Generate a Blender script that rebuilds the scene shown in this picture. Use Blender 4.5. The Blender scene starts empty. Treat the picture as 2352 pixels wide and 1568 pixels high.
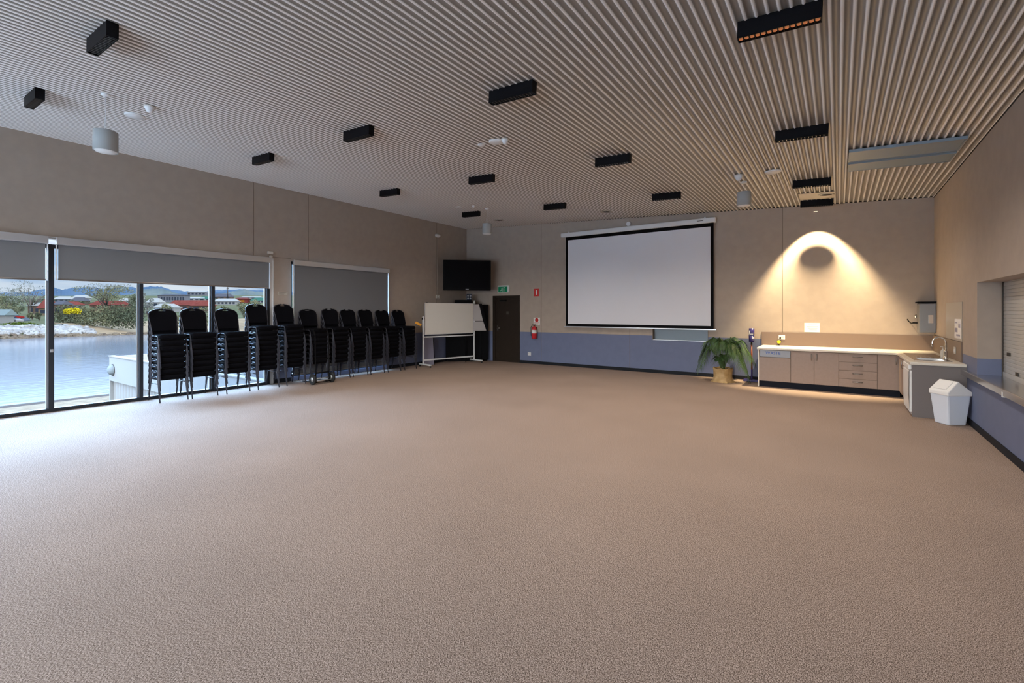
import bpy, bmesh, math, random
from mathutils import Vector, Matrix
random.seed(7)
PI=math.pi
D=bpy.data; COL=bpy.context.scene.collection
# ------------------------------------------------------------------ helpers
def srgb(r,g,b):
    f=lambda c:(c/255/12.92) if c/255<=0.04045 else ((c/255+0.055)/1.055)**2.4
    return (f(r),f(g),f(b),1)
def mat(name,col,rough=.6,metal=0,emit=None,estr=0,noise=0,nscale=60,bump=0,bscale=300,spec=.5,col2=None,detail=3):
    m=D.materials.new(name); m.use_nodes=True; nt=m.node_tree; b=nt.nodes['Principled BSDF']
    c=col if len(col)==4 else (*col,1)
    b.inputs['Base Color'].default_value=c; b.inputs['Roughness'].default_value=rough
    b.inputs['Metallic'].default_value=metal; b.inputs['Specular IOR Level'].default_value=spec
    if emit: b.inputs['Emission Color'].default_value=(*emit[:3],1); b.inputs['Emission Strength'].default_value=estr
    if noise or bump or col2:
        tc=nt.nodes.new('ShaderNodeTexCoord')
    if noise or col2:
        n=nt.nodes.new('ShaderNodeTexNoise'); n.inputs['Scale'].default_value=nscale; n.inputs['Detail'].default_value=detail
        nt.links.new(tc.outputs['Object'],n.inputs['Vector'])
        r=nt.nodes.new('ShaderNodeValToRGB'); r.color_ramp.elements[0].position=.35; r.color_ramp.elements[1].position=.65
        a=c; k=noise
        r.color_ramp.elements[0].color=(*[x*(1-k) for x in a[:3]],1) if not col2 else a
        r.color_ramp.elements[1].color=(*[min(1,x*(1+k)) for x in a[:3]],1) if not col2 else (*col2[:3],1)
        nt.links.new(n.outputs['Fac'],r.inputs['Fac']); nt.links.new(r.outputs['Color'],b.inputs['Base Color'])
    if bump:
        n2=nt.nodes.new('ShaderNodeTexNoise'); n2.inputs['Scale'].default_value=bscale; n2.inputs['Detail'].default_value=2
        nt.links.new(tc.outputs['Object'],n2.inputs['Vector'])
        bp=nt.nodes.new('ShaderNodeBump'); bp.inputs['Strength'].default_value=bump; bp.inputs['Distance'].default_value=.01
        nt.links.new(n2.outputs['Fac'],bp.inputs['Height']); nt.links.new(bp.outputs['Normal'],b.inputs['Normal'])
    return m
def box(bm,x0,x1,y0,y1,z0,z1,mi=0,M=None):
    vs=[bm.verts.new(Vector((x,y,z)) if M is None else M@Vector((x,y,z))) for x in (x0,x1) for y in (y0,y1) for z in (z0,z1)]
    fs=[(0,1,3,2),(4,6,7,5),(0,4,5,1),(2,3,7,6),(0,2,6,4),(1,5,7,3)]
    for f in fs:
        fc=bm.faces.new([vs[i] for i in f]); fc.material_index=mi
    return vs
def cyl(bm,p0,p1,r0,r1=None,n=16,mi=0,caps=True):
    p0=Vector(p0);p1=Vector(p1); r1=r0 if r1 is None else r1
    d=(p1-p0).normalized(); a=Vector((1,0,0)) if abs(d.x)<.9 else Vector((0,1,0))
    u=d.cross(a).normalized(); v=d.cross(u)
    A=[];B=[]
    for i in range(n):
        t=2*PI*i/n; o=u*math.cos(t)+v*math.sin(t)
        A.append(bm.verts.new(p0+o*r0)); B.append(bm.verts.new(p1+o*r1))
    for i in range(n):
        j=(i+1)%n; f=bm.faces.new([A[i],A[j],B[j],B[i]]); f.smooth=True; f.material_index=mi
    if caps:
        f=bm.faces.new(A[::-1]); f.material_index=mi; f=bm.faces.new(B); f.material_index=mi
def tube(bm,pts,r,n=8,mi=0,taper=None):
    pts=[Vector(p) for p in pts]; rings=[]
    prev=None
    for i,p in enumerate(pts):
        d=(pts[min(i+1,len(pts)-1)]-pts[max(i-1,0)]).normalized()
        if prev is None:
            a=Vector((0,0,1)) if abs(d.z)<.9 else Vector((0,1,0)); u=d.cross(a).normalized()
        else:
            u=(prev-d*prev.dot(d)).normalized()
        prev=u; v=d.cross(u)
        rr=r if taper is None else r*(1+(taper-1)*i/(len(pts)-1))
        rings.append([bm.verts.new(p+(u*math.cos(2*PI*k/n)+v*math.sin(2*PI*k/n))*rr) for k in range(n)])
    for a,b in zip(rings,rings[1:]):
        for k in range(n):
            j=(k+1)%n; f=bm.faces.new([a[k],a[j],b[j],b[k]]); f.smooth=True; f.material_index=mi
    f=bm.faces.new(rings[0][::-1]); f.material_index=mi; f=bm.faces.new(rings[-1]); f.material_index=mi
def lathe(bm,prof,c=(0,0,0),n=32,mi=0,sx=1,sy=1):
    rings=[]
    for r,z in prof:
        if r<1e-5: rings.append([bm.verts.new((c[0],c[1],c[2]+z))])
        else: rings.append([bm.verts.new((c[0]+r*sx*math.cos(2*PI*k/n),c[1]+r*sy*math.sin(2*PI*k/n),c[2]+z)) for k in range(n)])
    for a,b in zip(rings,rings[1:]):
        for k in range(n):
            j=(k+1)%n
            if len(a)==1 and len(b)==1: continue
            if len(a)==1: f=bm.faces.new([a[0],b[k],b[j]])
            elif len(b)==1: f=bm.faces.new([a[k],b[0],a[j]])
            else: f=bm.faces.new([a[k],b[k],b[j],a[j]])
            f.smooth=True; f.material_index=mi
def obj(name,bm,mats,parent=None,loc=None,bevel=0,fixn=True):
    if fixn: bmesh.ops.recalc_face_normals(bm,faces=bm.faces)
    me=D.meshes.new(name); bm.to_mesh(me); bm.free()
    for m in (mats if isinstance(mats,(list,tuple)) else [mats]): me.materials.append(m)
    o=D.objects.new(name,me); COL.objects.link(o)
    if parent: o.parent=parent
    if loc: o.location=loc
    if bevel:
        b=o.modifiers.new('bevel','BEVEL'); b.width=bevel; b.segments=2; b.limit_method='ANGLE'
    return o
def tag(o,label,cat,group=None,kind=None):
    o['label']=label; o['category']=cat
    if group:o['group']=group
    if kind:o['kind']=kind
    return o
def thing(name,label,cat,loc=(0,0,0),rz=0,group=None):
    o=D.objects.new(name,None); COL.objects.link(o); o.location=loc; o.rotation_euler=(0,0,rz); o.empty_display_size=.1
    return tag(o,label,cat,group)
def struct(name,bm,m,parent=None,fixn=True):
    o=obj(name,bm,m,parent,fixn=fixn)
    if not parent: o['kind']='structure'
    return o
def B(): return bmesh.new()
def bx(*a,M=None):
    bm=B(); box(bm,*a,M=M); return bm
def copy_tree(o,parent=None):
    c=o.copy(); COL.objects.link(c)
    if parent: c.parent=parent
    for ch in list(o.children): copy_tree(ch,c)
    return c
def textmesh(s,size,m,parent,loc,rot,name='lettering',extrude=.0015):
    cu=D.curves.new(name,'FONT'); cu.body=s; cu.size=size; cu.extrude=extrude; cu.align_x='CENTER'; cu.align_y='CENTER'
    t=D.objects.new('tmp',cu); COL.objects.link(t)
    dg=bpy.context.evaluated_depsgraph_get(); me=D.meshes.new_from_object(t.evaluated_get(dg))
    D.objects.remove(t); me.materials.clear(); me.materials.append(m)
    o=D.objects.new(name,me); COL.objects.link(o); o.parent=parent; o.location=loc; o.rotation_euler=rot
    return o
# ------------------------------------------------------------------ camera
F_PX=1078.; HZ=715.; CH=1.65
TH=math.atan((1925-1176)/F_PX)
cam=D.cameras.new('camera'); co=D.objects.new('camera',cam); COL.objects.link(co)
co.location=(0,0,CH); co.rotation_euler=(PI/2,0,TH)
cam.sensor_width=36; cam.lens=F_PX*36/2352; cam.shift_y=-(784-HZ)/2352; cam.clip_end=6000; cam.clip_start=.05
bpy.context.scene.camera=co
FW=Vector((-math.sin(TH),math.cos(TH),0)); RT=Vector((math.cos(TH),math.sin(TH),0)); UP=Vector((0,0,1))
def far(x,y,dep):      # a point of the landscape seen in direction (x,y) at distance dep
    return Vector((0,0,CH))+(FW*F_PX+RT*(x-1176)+UP*(HZ-y))*(dep/F_PX)
XL,XR,YB,YR=-10.65,1.58,12.55,-5.0
ZL,ZR=4.53,3.95
SL=(ZR-ZL)/(XR-XL)
def zc(x): return ZL+SL*(x-XL)
# ------------------------------------------------------------------ materials
M={}
M['beige']=mat('wall_beige',(.42,.345,.285),.75,noise=.03,nscale=6,bump=.08,bscale=400,spec=.25)
M['blue']=mat('wall_blue',(.155,.18,.285),.6,noise=.03,nscale=6,bump=.05,bscale=400,spec=.35)
M['joint']=mat('joint',(.20,.16,.125),.8)
M['dark']=mat('shadow_gap',(.012,.01,.008),.9)
M['base']=mat('skirting',(.015,.017,.022),.6,spec=.15)
M['black']=mat('black_plastic',(.004,.004,.005),.6,spec=.08)
M['blackmetal']=mat('black_metal',(.004,.004,.005),.5,spec=.1)
M['white']=mat('white_plastic',(.72,.72,.72),.4)
M['offwhite']=mat('offwhite',(.62,.58,.52),.5)
M['alu']=mat('aluminium',(.6,.61,.63),.35,metal=.8)
M['bronze']=mat('window_frame',(.022,.024,.03),.5,spec=.2)
M['steel']=mat('steel',(.62,.62,.62),.22,metal=1,bump=.02,bscale=90)
M['chrome']=mat('chrome',(.8,.8,.8),.08,metal=1)
M['fabric']=mat('chair_fabric',(.005,.005,.007),.95,noise=.3,nscale=500,bump=.3,bscale=900,spec=.05)
M['tubegrey']=mat('chair_tube',(.05,.05,.065),.38,metal=.4)
M['blind']=mat('blind_fabric',(.18,.18,.185),.8,noise=.08,nscale=300,spec=.2)
M['screenwhite']=mat('screen_white',(.76,.75,.78),.7,spec=.2)
M['cab']=mat('cabinet_laminate',(.34,.26,.22),.5,noise=.03,nscale=20,spec=.35)
M['cabgrey']=mat('cabinet_end',(.20,.175,.17),.5,spec=.3)
M['splash']=mat('splashback_laminate',(.21,.148,.112),.45,spec=.35)
M['top']=mat('benchtop',(.78,.72,.62),.35,noise=.03,nscale=80)
M['dispenser']=mat('brushed_grey',(.24,.24,.25),.42,metal=.35)
M['flap']=mat('brushed_flap',(.27,.27,.29),.45,metal=.5)
M['handle']=mat('handle_metal',(.30,.28,.27),.3,metal=.8)
M['kick']=mat('kickboard',(.009,.012,.022),.6,spec=.15)
M['paper']=mat('paper',(.85,.83,.82),.6)
M['ink']=mat('ink',(.25,.25,.35),.7)
M['red']=mat('red_paint',(.55,.02,.03),.3)
M['redsign']=mat('red_sign',(.55,.025,.02),.5)
M['green']=mat('exit_green',(.0,.16,.07),.4,emit=(.0,.2,.09),estr=.12)
M['signwhite']=mat('sign_white',(.75,.78,.74),.5)
M['screenblack']=mat('tv_glass',(.003,.003,.004),.3,spec=.06)
M['door']=mat('door_paint',(.026,.018,.013),.55,noise=.05,nscale=8,spec=.15)
M['wb']=mat('whiteboard',(.78,.73,.65),.3)
M['boardgrey']=mat('folded_board',(.30,.29,.38),.6)
M['orange']=mat('orange_board',(.85,.36,.02),.6)
M['yellow']=mat('yellow_plastic',(.8,.75,.0),.4)
M['burlap']=mat('pot_wrap',(.46,.29,.11),.55,col2=(.62,.42,.2),nscale=9,bump=.6,bscale=25)
M['soil']=mat('soil',(.03,.02,.015),.9,bump=.5,bscale=60)
M['frond']=mat('frond_green',(.03,.075,.022),.5,col2=(.075,.15,.04),nscale=7)
M['stalk']=mat('stalk_green',(.09,.16,.05),.5)
M['purple']=mat('vacuum_purple',(.03,.022,.14),.3)
M['copper']=mat('vacuum_wand',(.26,.07,.035),.45)
M['bluelet']=mat('blue_letters',(.02,.09,.40),.5)
M['lidwhite']=mat('bin_lid',(.93,.92,.90),.35)
M['binwhite']=mat('bin_body',(.78,.83,.92),.35)
M['rubber']=mat('rubber',(.012,.012,.012),.7)
M['vent']=mat('vent_metal',(.50,.45,.38),.5)
M['ventdark']=mat('vent_dark',(.05,.04,.03),.6)
M['acpanel']=mat('panel_heater',(.24,.29,.33),.45,metal=.1)
M['lampcell']=mat('lamp_cell',(.5,.2,.08),.3,metal=.6,emit=(1,.42,.18),estr=.22)
M['louvre']=mat('louvre',(.30,.30,.30),.25,metal=.9)
M['shade']=mat('pendant_shade',(.36,.37,.36),.6)
M['diff']=mat('pendant_diffuser',(.75,.75,.74),.4)
M['shutter']=mat('shutter_metal',(.50,.49,.47),.4,metal=.15)
M['sheet']=mat('white_sheet_metal',(.36,.38,.40),.5)
# carpet: fine twisted loop pile with pale flecks
def carpet():
    m=D.materials.new('carpet'); m.use_nodes=True; nt=m.node_tree; b=nt.nodes['Principled BSDF']
    L=nt.links.new; N=nt.nodes.new
    tc=N('ShaderNodeTexCoord'); mp=N('ShaderNodeMapping'); mp.inputs['Rotation'].default_value=(0,0,.6); mp.inputs['Scale'].default_value=(1,.6,1)
    L(tc.outputs['Object'],mp.inputs['Vector'])
    n=N('ShaderNodeTexNoise'); n.inputs['Scale'].default_value=210; n.inputs['Detail'].default_value=3; L(mp.outputs[0],n.inputs['Vector'])
    r=N('ShaderNodeValToRGB'); e=r.color_ramp.elements
    e[0].position=.36; e[0].color=(.12,.082,.06,1); e[1].position=.64; e[1].color=(.66,.525,.435,1)
    k=r.color_ramp.elements.new(.5); k.color=(.355,.265,.213,1)
    L(n.outputs['Fac'],r.inputs['Fac'])
    n3=N('ShaderNodeTexNoise'); n3.inputs['Scale'].default_value=.8; n3.inputs['Detail'].default_value=3; L(tc.outputs['Object'],n3.inputs['Vector'])
    mr=N('ShaderNodeMapRange'); mr.inputs[1].default_value=.3; mr.inputs[2].default_value=.7; mr.inputs[3].default_value=.93; mr.inputs[4].default_value=1.05
    L(n3.outputs['Fac'],mr.inputs[0])
    mx=N('ShaderNodeMix'); mx.data_type='RGBA'; mx.blend_type='MULTIPLY'; mx.inputs[0].default_value=1
    L(r.outputs[0],mx.inputs[6]); L(mr.outputs[0],mx.inputs[7]); L(mx.outputs[2],b.inputs['Base Color'])
    b.inputs['Roughness'].default_value=.95; b.inputs['Specular IOR Level'].default_value=.1
    v=N('ShaderNodeTexVoronoi'); v.inputs['Scale'].default_value=210; L(mp.outputs[0],v.inputs['Vector'])
    bp=N('ShaderNodeBump'); bp.inputs['Strength'].default_value=.05; bp.inputs['Distance'].default_value=.001
    L(v.outputs['Distance'],bp.inputs['Height']); L(bp.outputs[0],b.inputs['Normal'])
    return m
M['carpet']=carpet()
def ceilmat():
    # painted sheet: pale crests, darker pans between them
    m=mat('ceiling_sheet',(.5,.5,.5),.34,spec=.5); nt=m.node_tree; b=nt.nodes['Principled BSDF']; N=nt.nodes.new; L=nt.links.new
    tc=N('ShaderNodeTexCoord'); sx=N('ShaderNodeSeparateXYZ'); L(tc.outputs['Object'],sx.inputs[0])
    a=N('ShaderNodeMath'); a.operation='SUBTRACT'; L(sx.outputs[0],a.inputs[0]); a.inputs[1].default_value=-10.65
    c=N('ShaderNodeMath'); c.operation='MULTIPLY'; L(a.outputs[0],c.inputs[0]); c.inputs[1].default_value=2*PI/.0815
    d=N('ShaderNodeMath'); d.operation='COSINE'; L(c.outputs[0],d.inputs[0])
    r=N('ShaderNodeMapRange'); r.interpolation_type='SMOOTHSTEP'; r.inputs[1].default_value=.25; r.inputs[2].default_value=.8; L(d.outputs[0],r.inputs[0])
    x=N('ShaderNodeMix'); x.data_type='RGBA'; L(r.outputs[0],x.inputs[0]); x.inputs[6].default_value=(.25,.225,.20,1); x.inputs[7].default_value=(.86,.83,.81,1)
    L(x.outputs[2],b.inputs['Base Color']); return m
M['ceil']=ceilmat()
def glass():
    m=D.materials.new('pane_glass'); m.use_nodes=True; nt=m.node_tree; nt.nodes.clear(); N=nt.nodes.new;L=nt.links.new
    o=N('ShaderNodeOutputMaterial'); t=N('ShaderNodeBsdfTransparent'); t.inputs[0].default_value=(.93,.96,.97,1)
    g=N('ShaderNodeBsdfGlossy'); g.inputs['Roughness'].default_value=.02
    fr=N('ShaderNodeFresnel'); fr.inputs[0].default_value=1.35; mx=N('ShaderNodeMixShader')
    L(fr.outputs[0],mx.inputs[0]); L(t.outputs[0],mx.inputs[1]); L(g.outputs[0],mx.inputs[2]); L(mx.outputs[0],o.inputs[0])
    return m
M['glass']=glass()
# ------------------------------------------------------------------ walls
def wallgrid(axis,pos,thick,ucuts,vcuts,hole,matf,zt=None):
    """plane wall; u along it, v up; visible face at pos, body towards pos+thick"""
    bm=B(); uc=sorted(set(ucuts)); vc=sorted(set(vcuts))
    def P(u,v,d):
        if zt and v==vc[-1]: v=zt(u)
        return (pos+d,u,v) if axis==0 else (u,pos+d,v)
    solid=lambda i,j: 0<=i<len(uc)-1 and 0<=j<len(vc)-1 and not hole((uc[i]+uc[i+1])/2,(vc[j]+vc[j+1])/2)
    for i in range(len(uc)-1):
        for j in range(len(vc)-1):
            if not solid(i,j): continue
            u0,u1,v0,v1=uc[i],uc[i+1],vc[j],vc[j+1]; mi=matf((u0+u1)/2,(v0+v1)/2)
            def q(ps):
                f=bm.faces.new([bm.verts.new(P(*p)) for p in ps]); f.material_index=mi
            q([(u0,v0,0),(u1,v0,0),(u1,v1,0),(u0,v1,0)]); q([(u0,v0,thick),(u0,v1,thick),(u1,v1,thick),(u1,v0,thick)])
            if not solid(i-1,j): q([(u0,v0,0),(u0,v1,0),(u0,v1,thick),(u0,v0,thick)])
            if not solid(i+1,j): q([(u1,v0,0),(u1,v0,thick),(u1,v1,thick),(u1,v1,0)])
            if not solid(i,j-1): q([(u0,v0,0),(u0,v0,thick),(u1,v0,thick),(u1,v0,0)])
            if not solid(i,j+1): q([(u0,v1,0),(u1,v1,0),(u1,v1,thick),(u0,v1,thick)])
    bmesh.ops.remove_doubles(bm,verts=bm.verts,dist=1e-5)
    return bm
W1=(-4.5,5.63,0,2.86); W2=(6.15,9.03,.1,2.84)
inr=lambda u,v,w: w[0]<u<w[1] and w[2]<v<w[3]
two=lambda u,v:1 if v<1.0 else 0
bm=wallgrid(0,XL,-.25,[YR,-4.5,5.63,6.15,9.03,YB+.1],[0,.1,1.0,2.84,2.86,4.75],lambda u,v:inr(u,v,W1) or inr(u,v,W2),two)
for y in (5.276,6.588,11.06): box(bm,XL-.001,XL+.004,y-.006,y+.006,2.9 if y<9 else 1.0,zc(XL)-.0,2)
box(bm,XL-.001,XL+.003,5.72,6.15,2.895,2.905,2)
struct('wall_left',bm,[M['beige'],M['blue'],M['joint']])
NI=(-4.109,-2.69,.885,1.24); DR=(-9.50,-8.41,0,2.17)
bm=wallgrid(1,YB,.25,[XL-.25,DR[0],DR[1],NI[0],NI[1],XR+.3],[0,NI[2],1.0,NI[3],DR[3],4.6],lambda u,v:inr(u,v,NI) or inr(u,v,DR),two,zt=lambda u:zc(u)+.2)
for x in (-7.61,-4.745,-1.06): box(bm,x-.006,x+.006,YB-.004,YB+.001,.09,zc(x)-.02,2)
struct('wall_back',bm,[M['beige'],M['blue'],M['joint']])
HT=(5.2,9.005,.75,2.05)
bm=wallgrid(0,XR,.3,[YR,HT[0],HT[1],YB+.1],[0,.75,1.0,2.05,4.2],lambda u,v:inr(u,v,HT),lambda u,v:1 if v<.955 else 0)
# paint line of the right wall sits a little lower: keep the blue up to 0.96
struct('wall_right',bm,[M['beige'],M['blue']])
RW=(-10.0,1.0,.25,3.3)
bm=wallgrid(1,YR,-.25,[XL-.25,RW[0],RW[1],XR+.3],[0,RW[2],1.0,RW[3],4.6],lambda u,v:inr(u,v,RW),two,zt=lambda u:zc(u)+.2)
struct('wall_rear',bm,[M['beige'],M['blue']])
# floor
struct('floor',bx(XL-.25,XR+.3,YR-.25,YB+.25,-.3,0),M['carpet'])
# corrugated ceiling sheet
bm=B(); pitch=.0815; nper=16; amp=.0125
n=int((XR-XL)/pitch*nper)
rows=[]
for i in range(n+1):
    x=XL+(XR-XL)*i/n; t=2*PI*(x-XL)/pitch
    z=zc(x)+.010-2*amp*((math.cos(t)+1)/2)**1.7
    rows.append([bm.verts.new((x,y,z)) for y in (YR,-2,1,4,7,10,YB)])
for a,b in zip(rows,rows[1:]):
    for k in range(6):
        f=bm.faces.new([a[k],a[k+1],b[k+1],b[k]]); f.smooth=True
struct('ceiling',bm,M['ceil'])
bm=B()   # roof deck above the sheet
vs=[(XL-.4,YR-.4,zc(XL-.4)+.08),(XR+.4,YR-.4,zc(XR+.4)+.08),(XR+.4,YB+.4,zc(XR+.4)+.08),(XL-.4,YB+.4,zc(XL-.4)+.08)]
lo=[bm.verts.new(v) for v in vs]; hi=[bm.verts.new((a,b,c+.25)) for a,b,c in vs]
bm.faces.new(lo);bm.faces.new(hi[::-1])
for i in range(4): bm.faces.new([lo[i],lo[(i+1)%4],hi[(i+1)%4],hi[i]])
struct('roof',bm,M['dark'])
# dark strips standing in for the shade where the sheet meets the walls
def slopestrip(x0,x1,y0,y1,dz0,dz1):
    bm=B(); v=[]
    for x in (x0,x1):
        for y in (y0,y1):
            for z in (zc(x)+dz0,zc(x)+dz1): v.append(bm.verts.new((x,y,z)))
    for f in [(0,1,3,2),(4,6,7,5),(0,4,5,1),(2,3,7,6),(0,2,6,4),(1,5,7,3)]: bm.faces.new([v[i] for i in f])
    return bm
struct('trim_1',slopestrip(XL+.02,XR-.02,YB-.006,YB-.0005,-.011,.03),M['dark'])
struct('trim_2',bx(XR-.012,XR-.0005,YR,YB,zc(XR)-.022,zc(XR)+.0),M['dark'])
struct('trim_3',bx(XL+.0005,XL+.005,4.9,YB,zc(XL)-.018,zc(XL)+.0),M['joint'])
# skirtings
struct('baseboard_back',bx(DR[1],-1.45,YB-.014,YB-.001,0,.09),M['base'])
bm=B(); box(bm,XL+.001,XL+.014,9.03,YB-.02,0,.09); box(bm,XL+.001,XL+.014,5.72,6.15,0,.09); struct('baseboard_left',bm,M['base'])
struct('baseboard_right',bx(XR-.014,XR-.001,YR,9.6,0,.09),M['base'])
# ------------------------------------------------------------------ windows
def glazing(name,mull,y0,y1,z0,z1,x,n=1):
    root=D.objects.new(name,None); COL.objects.link(root); root['kind']='structure'
    bm=B()
    box(bm,x-.06,x+.05,y0,y1,z0,z0+.058); box(bm,x-.06,x+.05,y0,y1,z1-.06,z1)
    ed=[]
    for (a,b) in mull:
        box(bm,x-.06,x+.05,a,b,z0+.058,z1-.06); ed.append((a,b))
    obj('window_frame',bm,M['bronze'],root)
    bm=B()
    for (a,b) in mull:
        box(bm,x-.05,x-.015,a-.022,a,z0+.058,z1-.06)
    obj('glazing_bead',bm,M['alu'],root)
    ys=sorted(mull)
    for (a,b),(c,d) in zip(ys,ys[1:]):
        obj('pane',bx(x-.035,x-.029,b,c,z0+.05,z1-.05),M['glass'],root)
    return root
XG=XL
w=glazing('window_1',[(-4.5,-4.44),(-3.0,-2.94),(-1.3,-1.24),(.35,.41),(1.979,2.045),(3.193,3.253),(4.414,4.474),(5.553,5.615)],-4.5,5.615,0,2.75,XG)
bm=B(); box(bm,2.046,2.049,1.0,1.0,0,0); bm.free()
bm=B(); box(bm,XG+.05,XG+.075,1.995,2.03,.98,1.03); cyl(bm,(XG+.075,2.012,1.005),(XG+.095,2.012,1.005),.014); obj('window_latch',bm,M['alu'],w)
struct('trim_4',bx(XL-.2,XL+.02,5.617,5.715,0,2.87),M['white'])
struct('trim_5',bx(XL+.001,XL+.012,-4.5,5.63,2.868,2.882),M['white'])
glazing('window_2',[(6.15,6.21),(7.56,7.62),(8.965,9.03)],6.15,9.03,.1,2.84,XL-.12)
# unseen rear glazing added behind the camera to let fill daylight in
root=D.objects.new('window_3',None); COL.objects.link(root); root['kind']='structure'
bm=B(); box(bm,RW[0],RW[1],YR-.14,YR-.04,RW[2],RW[2]+.06); box(bm,RW[0],RW[1],YR-.14,YR-.04,RW[3]-.06,RW[3])
xs=[RW[0]+(RW[1]-RW[0])*i/7 for i in range(8)]
for x in xs: box(bm,max(RW[0],x-.03),min(RW[1],x+.03),YR-.14,YR-.04,RW[2]+.06,RW[3]-.06)
obj('window_frame',bm,M['bronze'],root)
for a,b in zip(xs,xs[1:]): obj('pane',bx(a+.03,b-.03,YR-.1,YR-.094,RW[2]+.05,RW[3]-.05),M['glass'],root)
# ------------------------------------------------------------------ roller blinds
def blind(y0,y1,zt,zb,label,x=XL,chan=True):
    t=thing('roller_blind',label,'blind',(x,(y0+y1)/2,zt),0,'grey roller blinds')
    h=(y1-y0)/2
    obj('cassette',bx(.056,.13,-h,h,-.125,0),M['alu'],t,bevel=.008)
    obj('blind_fabric',bx(.075,.0765,-h+.03,h-.03,zb-zt+.02,-.12),M['blind'],t)
    obj('bottom_rail',bx(.068,.084,-h+.025,h-.025,zb-zt-.0,zb-zt+.028),M['handle'],t,bevel=.004)
    if chan:
        for s in (-1,1): obj('side_channel',bx(.06,.1,s*h-.012 if s>0 else -h-.0,s*h+.0 if s>0 else -h+.012,zb-zt,-.125),M['white'],t)
    return t
blind(-2.2,1.965,2.875,2.15,'grey roller blind part lowered over the window at the far left edge')
blind(2.06,5.60,2.875,2.165,'long grey roller blind part lowered above the first four chair stacks')
blind(6.15,9.02,2.868,.14,'grey roller blind fully lowered behind the dark chair stacks',x=XL+.0)
# chain of middle blind
t=tag(obj('blind_chain',(lambda bm:(tube(bm,[(XL+.14,5.66,2.8),(XL+.14,5.66,1.2),(XL+.14,5.645,1.17),(XL+.14,5.63,1.2),(XL+.14,5.63,2.8)],.004,6),bm)[1])(B()),M['white']),'white pull chain hanging beside the end of the long roller blind','chain')
# ------------------------------------------------------------------ chairs
def backrest_bm():
    zs0,zs1=.555,.955
    out=[]
    hw0,hw1=.185,.218
    pts=[(0,-hw0+.02),(.02,-hw0)]
    # (height fraction, half width) right side going up then crown
    prof=[(0.0,.170),(.03,.187),(.25,.198),(.5,.210),(.68,.216),(.80,.208),(.88,.182),(.94,.138),(.975,.095),(1.0,.045)]
    right=[(w,h) for h,w in prof]; left=[(-w,h) for h,w in reversed(prof)]
    outer=right+[(0,1.008)]+left
    slot=[(.062*math.cos(a),.925+.028*math.sin(a)*(1 if math.sin(a)>0 else .6)) for a in [2*PI*k/14 for k in range(14)]]
    bm=B()
    def mapp(y,h,d):
        z=zs0+(zs1-zs0)*h; lean=-.195-.135*h-.02*math.sin(PI*h)
        curve=.03*(y/.2)**2
        return (lean+d+curve,y,z)
    es=[]
    for loop in (outer,slot):
        vs=[bm.verts.new(mapp(y,h,0)) for y,h in loop]
        for i in range(len(vs)): es.append(bm.edges.new((vs[i],vs[(i+1)%len(vs)])))
    bmesh.ops.triangle_fill(bm,edges=es,use_beauty=True)
    r=bmesh.ops.extrude_face_region(bm,geom=bm.faces[:])
    for v in r['geom']:
        if isinstance(v,bmesh.types.BMVert): v.co.x-=.035
    return bm
def mk_chair():
    t=thing('banquet_chair','','chair')
    # seat: rounded pad
    bm=B()
    prof=[]
    x0,x1,w0,w1=-.20,.235,.195,.215
    def ring(s,z):
        pts=[]
        for cx,cy,a0 in ((x1-.05,w1-.05,0),(x0+.03,w0-.03,90),(x0+.03,-w0+.03,180),(x1-.05,-w1+.05,270)):
            r=(.05 if cx>0 else .03)
            for k in range(5):
                a=math.radians(a0+k*22.5); pts.append(((cx+r*math.cos(a))*s+.0,(cy+r*math.sin(a))*s,z))
        return pts
    rg=[ring(.93,.418),ring(1,.425),ring(1,.462),ring(.985,.484),ring(.90,.494),ring(.5,.499)]
    rv=[[bm.verts.new(p) for p in r] for r in rg]
    for a,b in zip(rv,rv[1:]):
        for k in range(len(a)):
            j=(k+1)%len(a); f=bm.faces.new([a[k],a[j],b[j],b[k]]); f.smooth=True
    bm.faces.new(rv[0][::-1]); bm.faces.new(rv[-1])
    obj('seat',bm,M['fabric'],t)
    obj('backrest',backrest_bm(),M['fabric'],t)
    # back frame: two uprights following the backrest edge joined over the crown
    bm=B()
    for s in (-1,1):
        tube(bm,[(-.14,s*.205,.40),(-.175,s*.205,.47),(-.20,s*.205,.56),(-.245,s*.215,.70),(-.295,s*.226,.82),(-.318,s*.215,.885),(-.33,s*.17,.925),(-.34,s*.1,.95),(-.345,s*.03,.96)],.0105,8)
    obj('back_frame',bm,M['tubegrey'],t)
    # legs: each side an inverted U with splayed legs; front and rear legs as own parts
    for s in (-1,1):
        y=s*.218
        bm=B(); tube(bm,[(.015,y,.462),(.10,y,.462),(.135,y,.45),(.155,y,.425),(.165,y,.38),(.275,s*.222,.0)],.0115,8); obj('leg',bm,M['tubegrey'],t)
        bm=B(); tube(bm,[(.015,y,.462),(-.10,y,.462),(-.135,y,.45),(-.155,y,.425),(-.165,y,.38),(-.275,s*.222,.0)],.0115,8); obj('leg',bm,M['tubegrey'],t)
        bm=B(); tube(bm,[(.175,y,.33),(-.175,y,.33)],.008,8); obj('stretcher',bm,M['tubegrey'],t)
    bm=B(); box(bm,.19,.2,-.2,.2,.395,.42); box(bm,-.19,-.18,-.2,.2,.395,.42); box(bm,-.182,.192,-.2,-.19,.395,.42); box(bm,-.182,.192,.19,.2,.395,.42); obj('seat_frame',bm,M['blackmetal'],t)
    return t
proto=mk_chair(); used=[False]
ords=['bottom','second from bottom','third from bottom','fourth from bottom','fifth from bottom','sixth from bottom','seventh from bottom','eighth from bottom','ninth from bottom','tenth from bottom']
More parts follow.
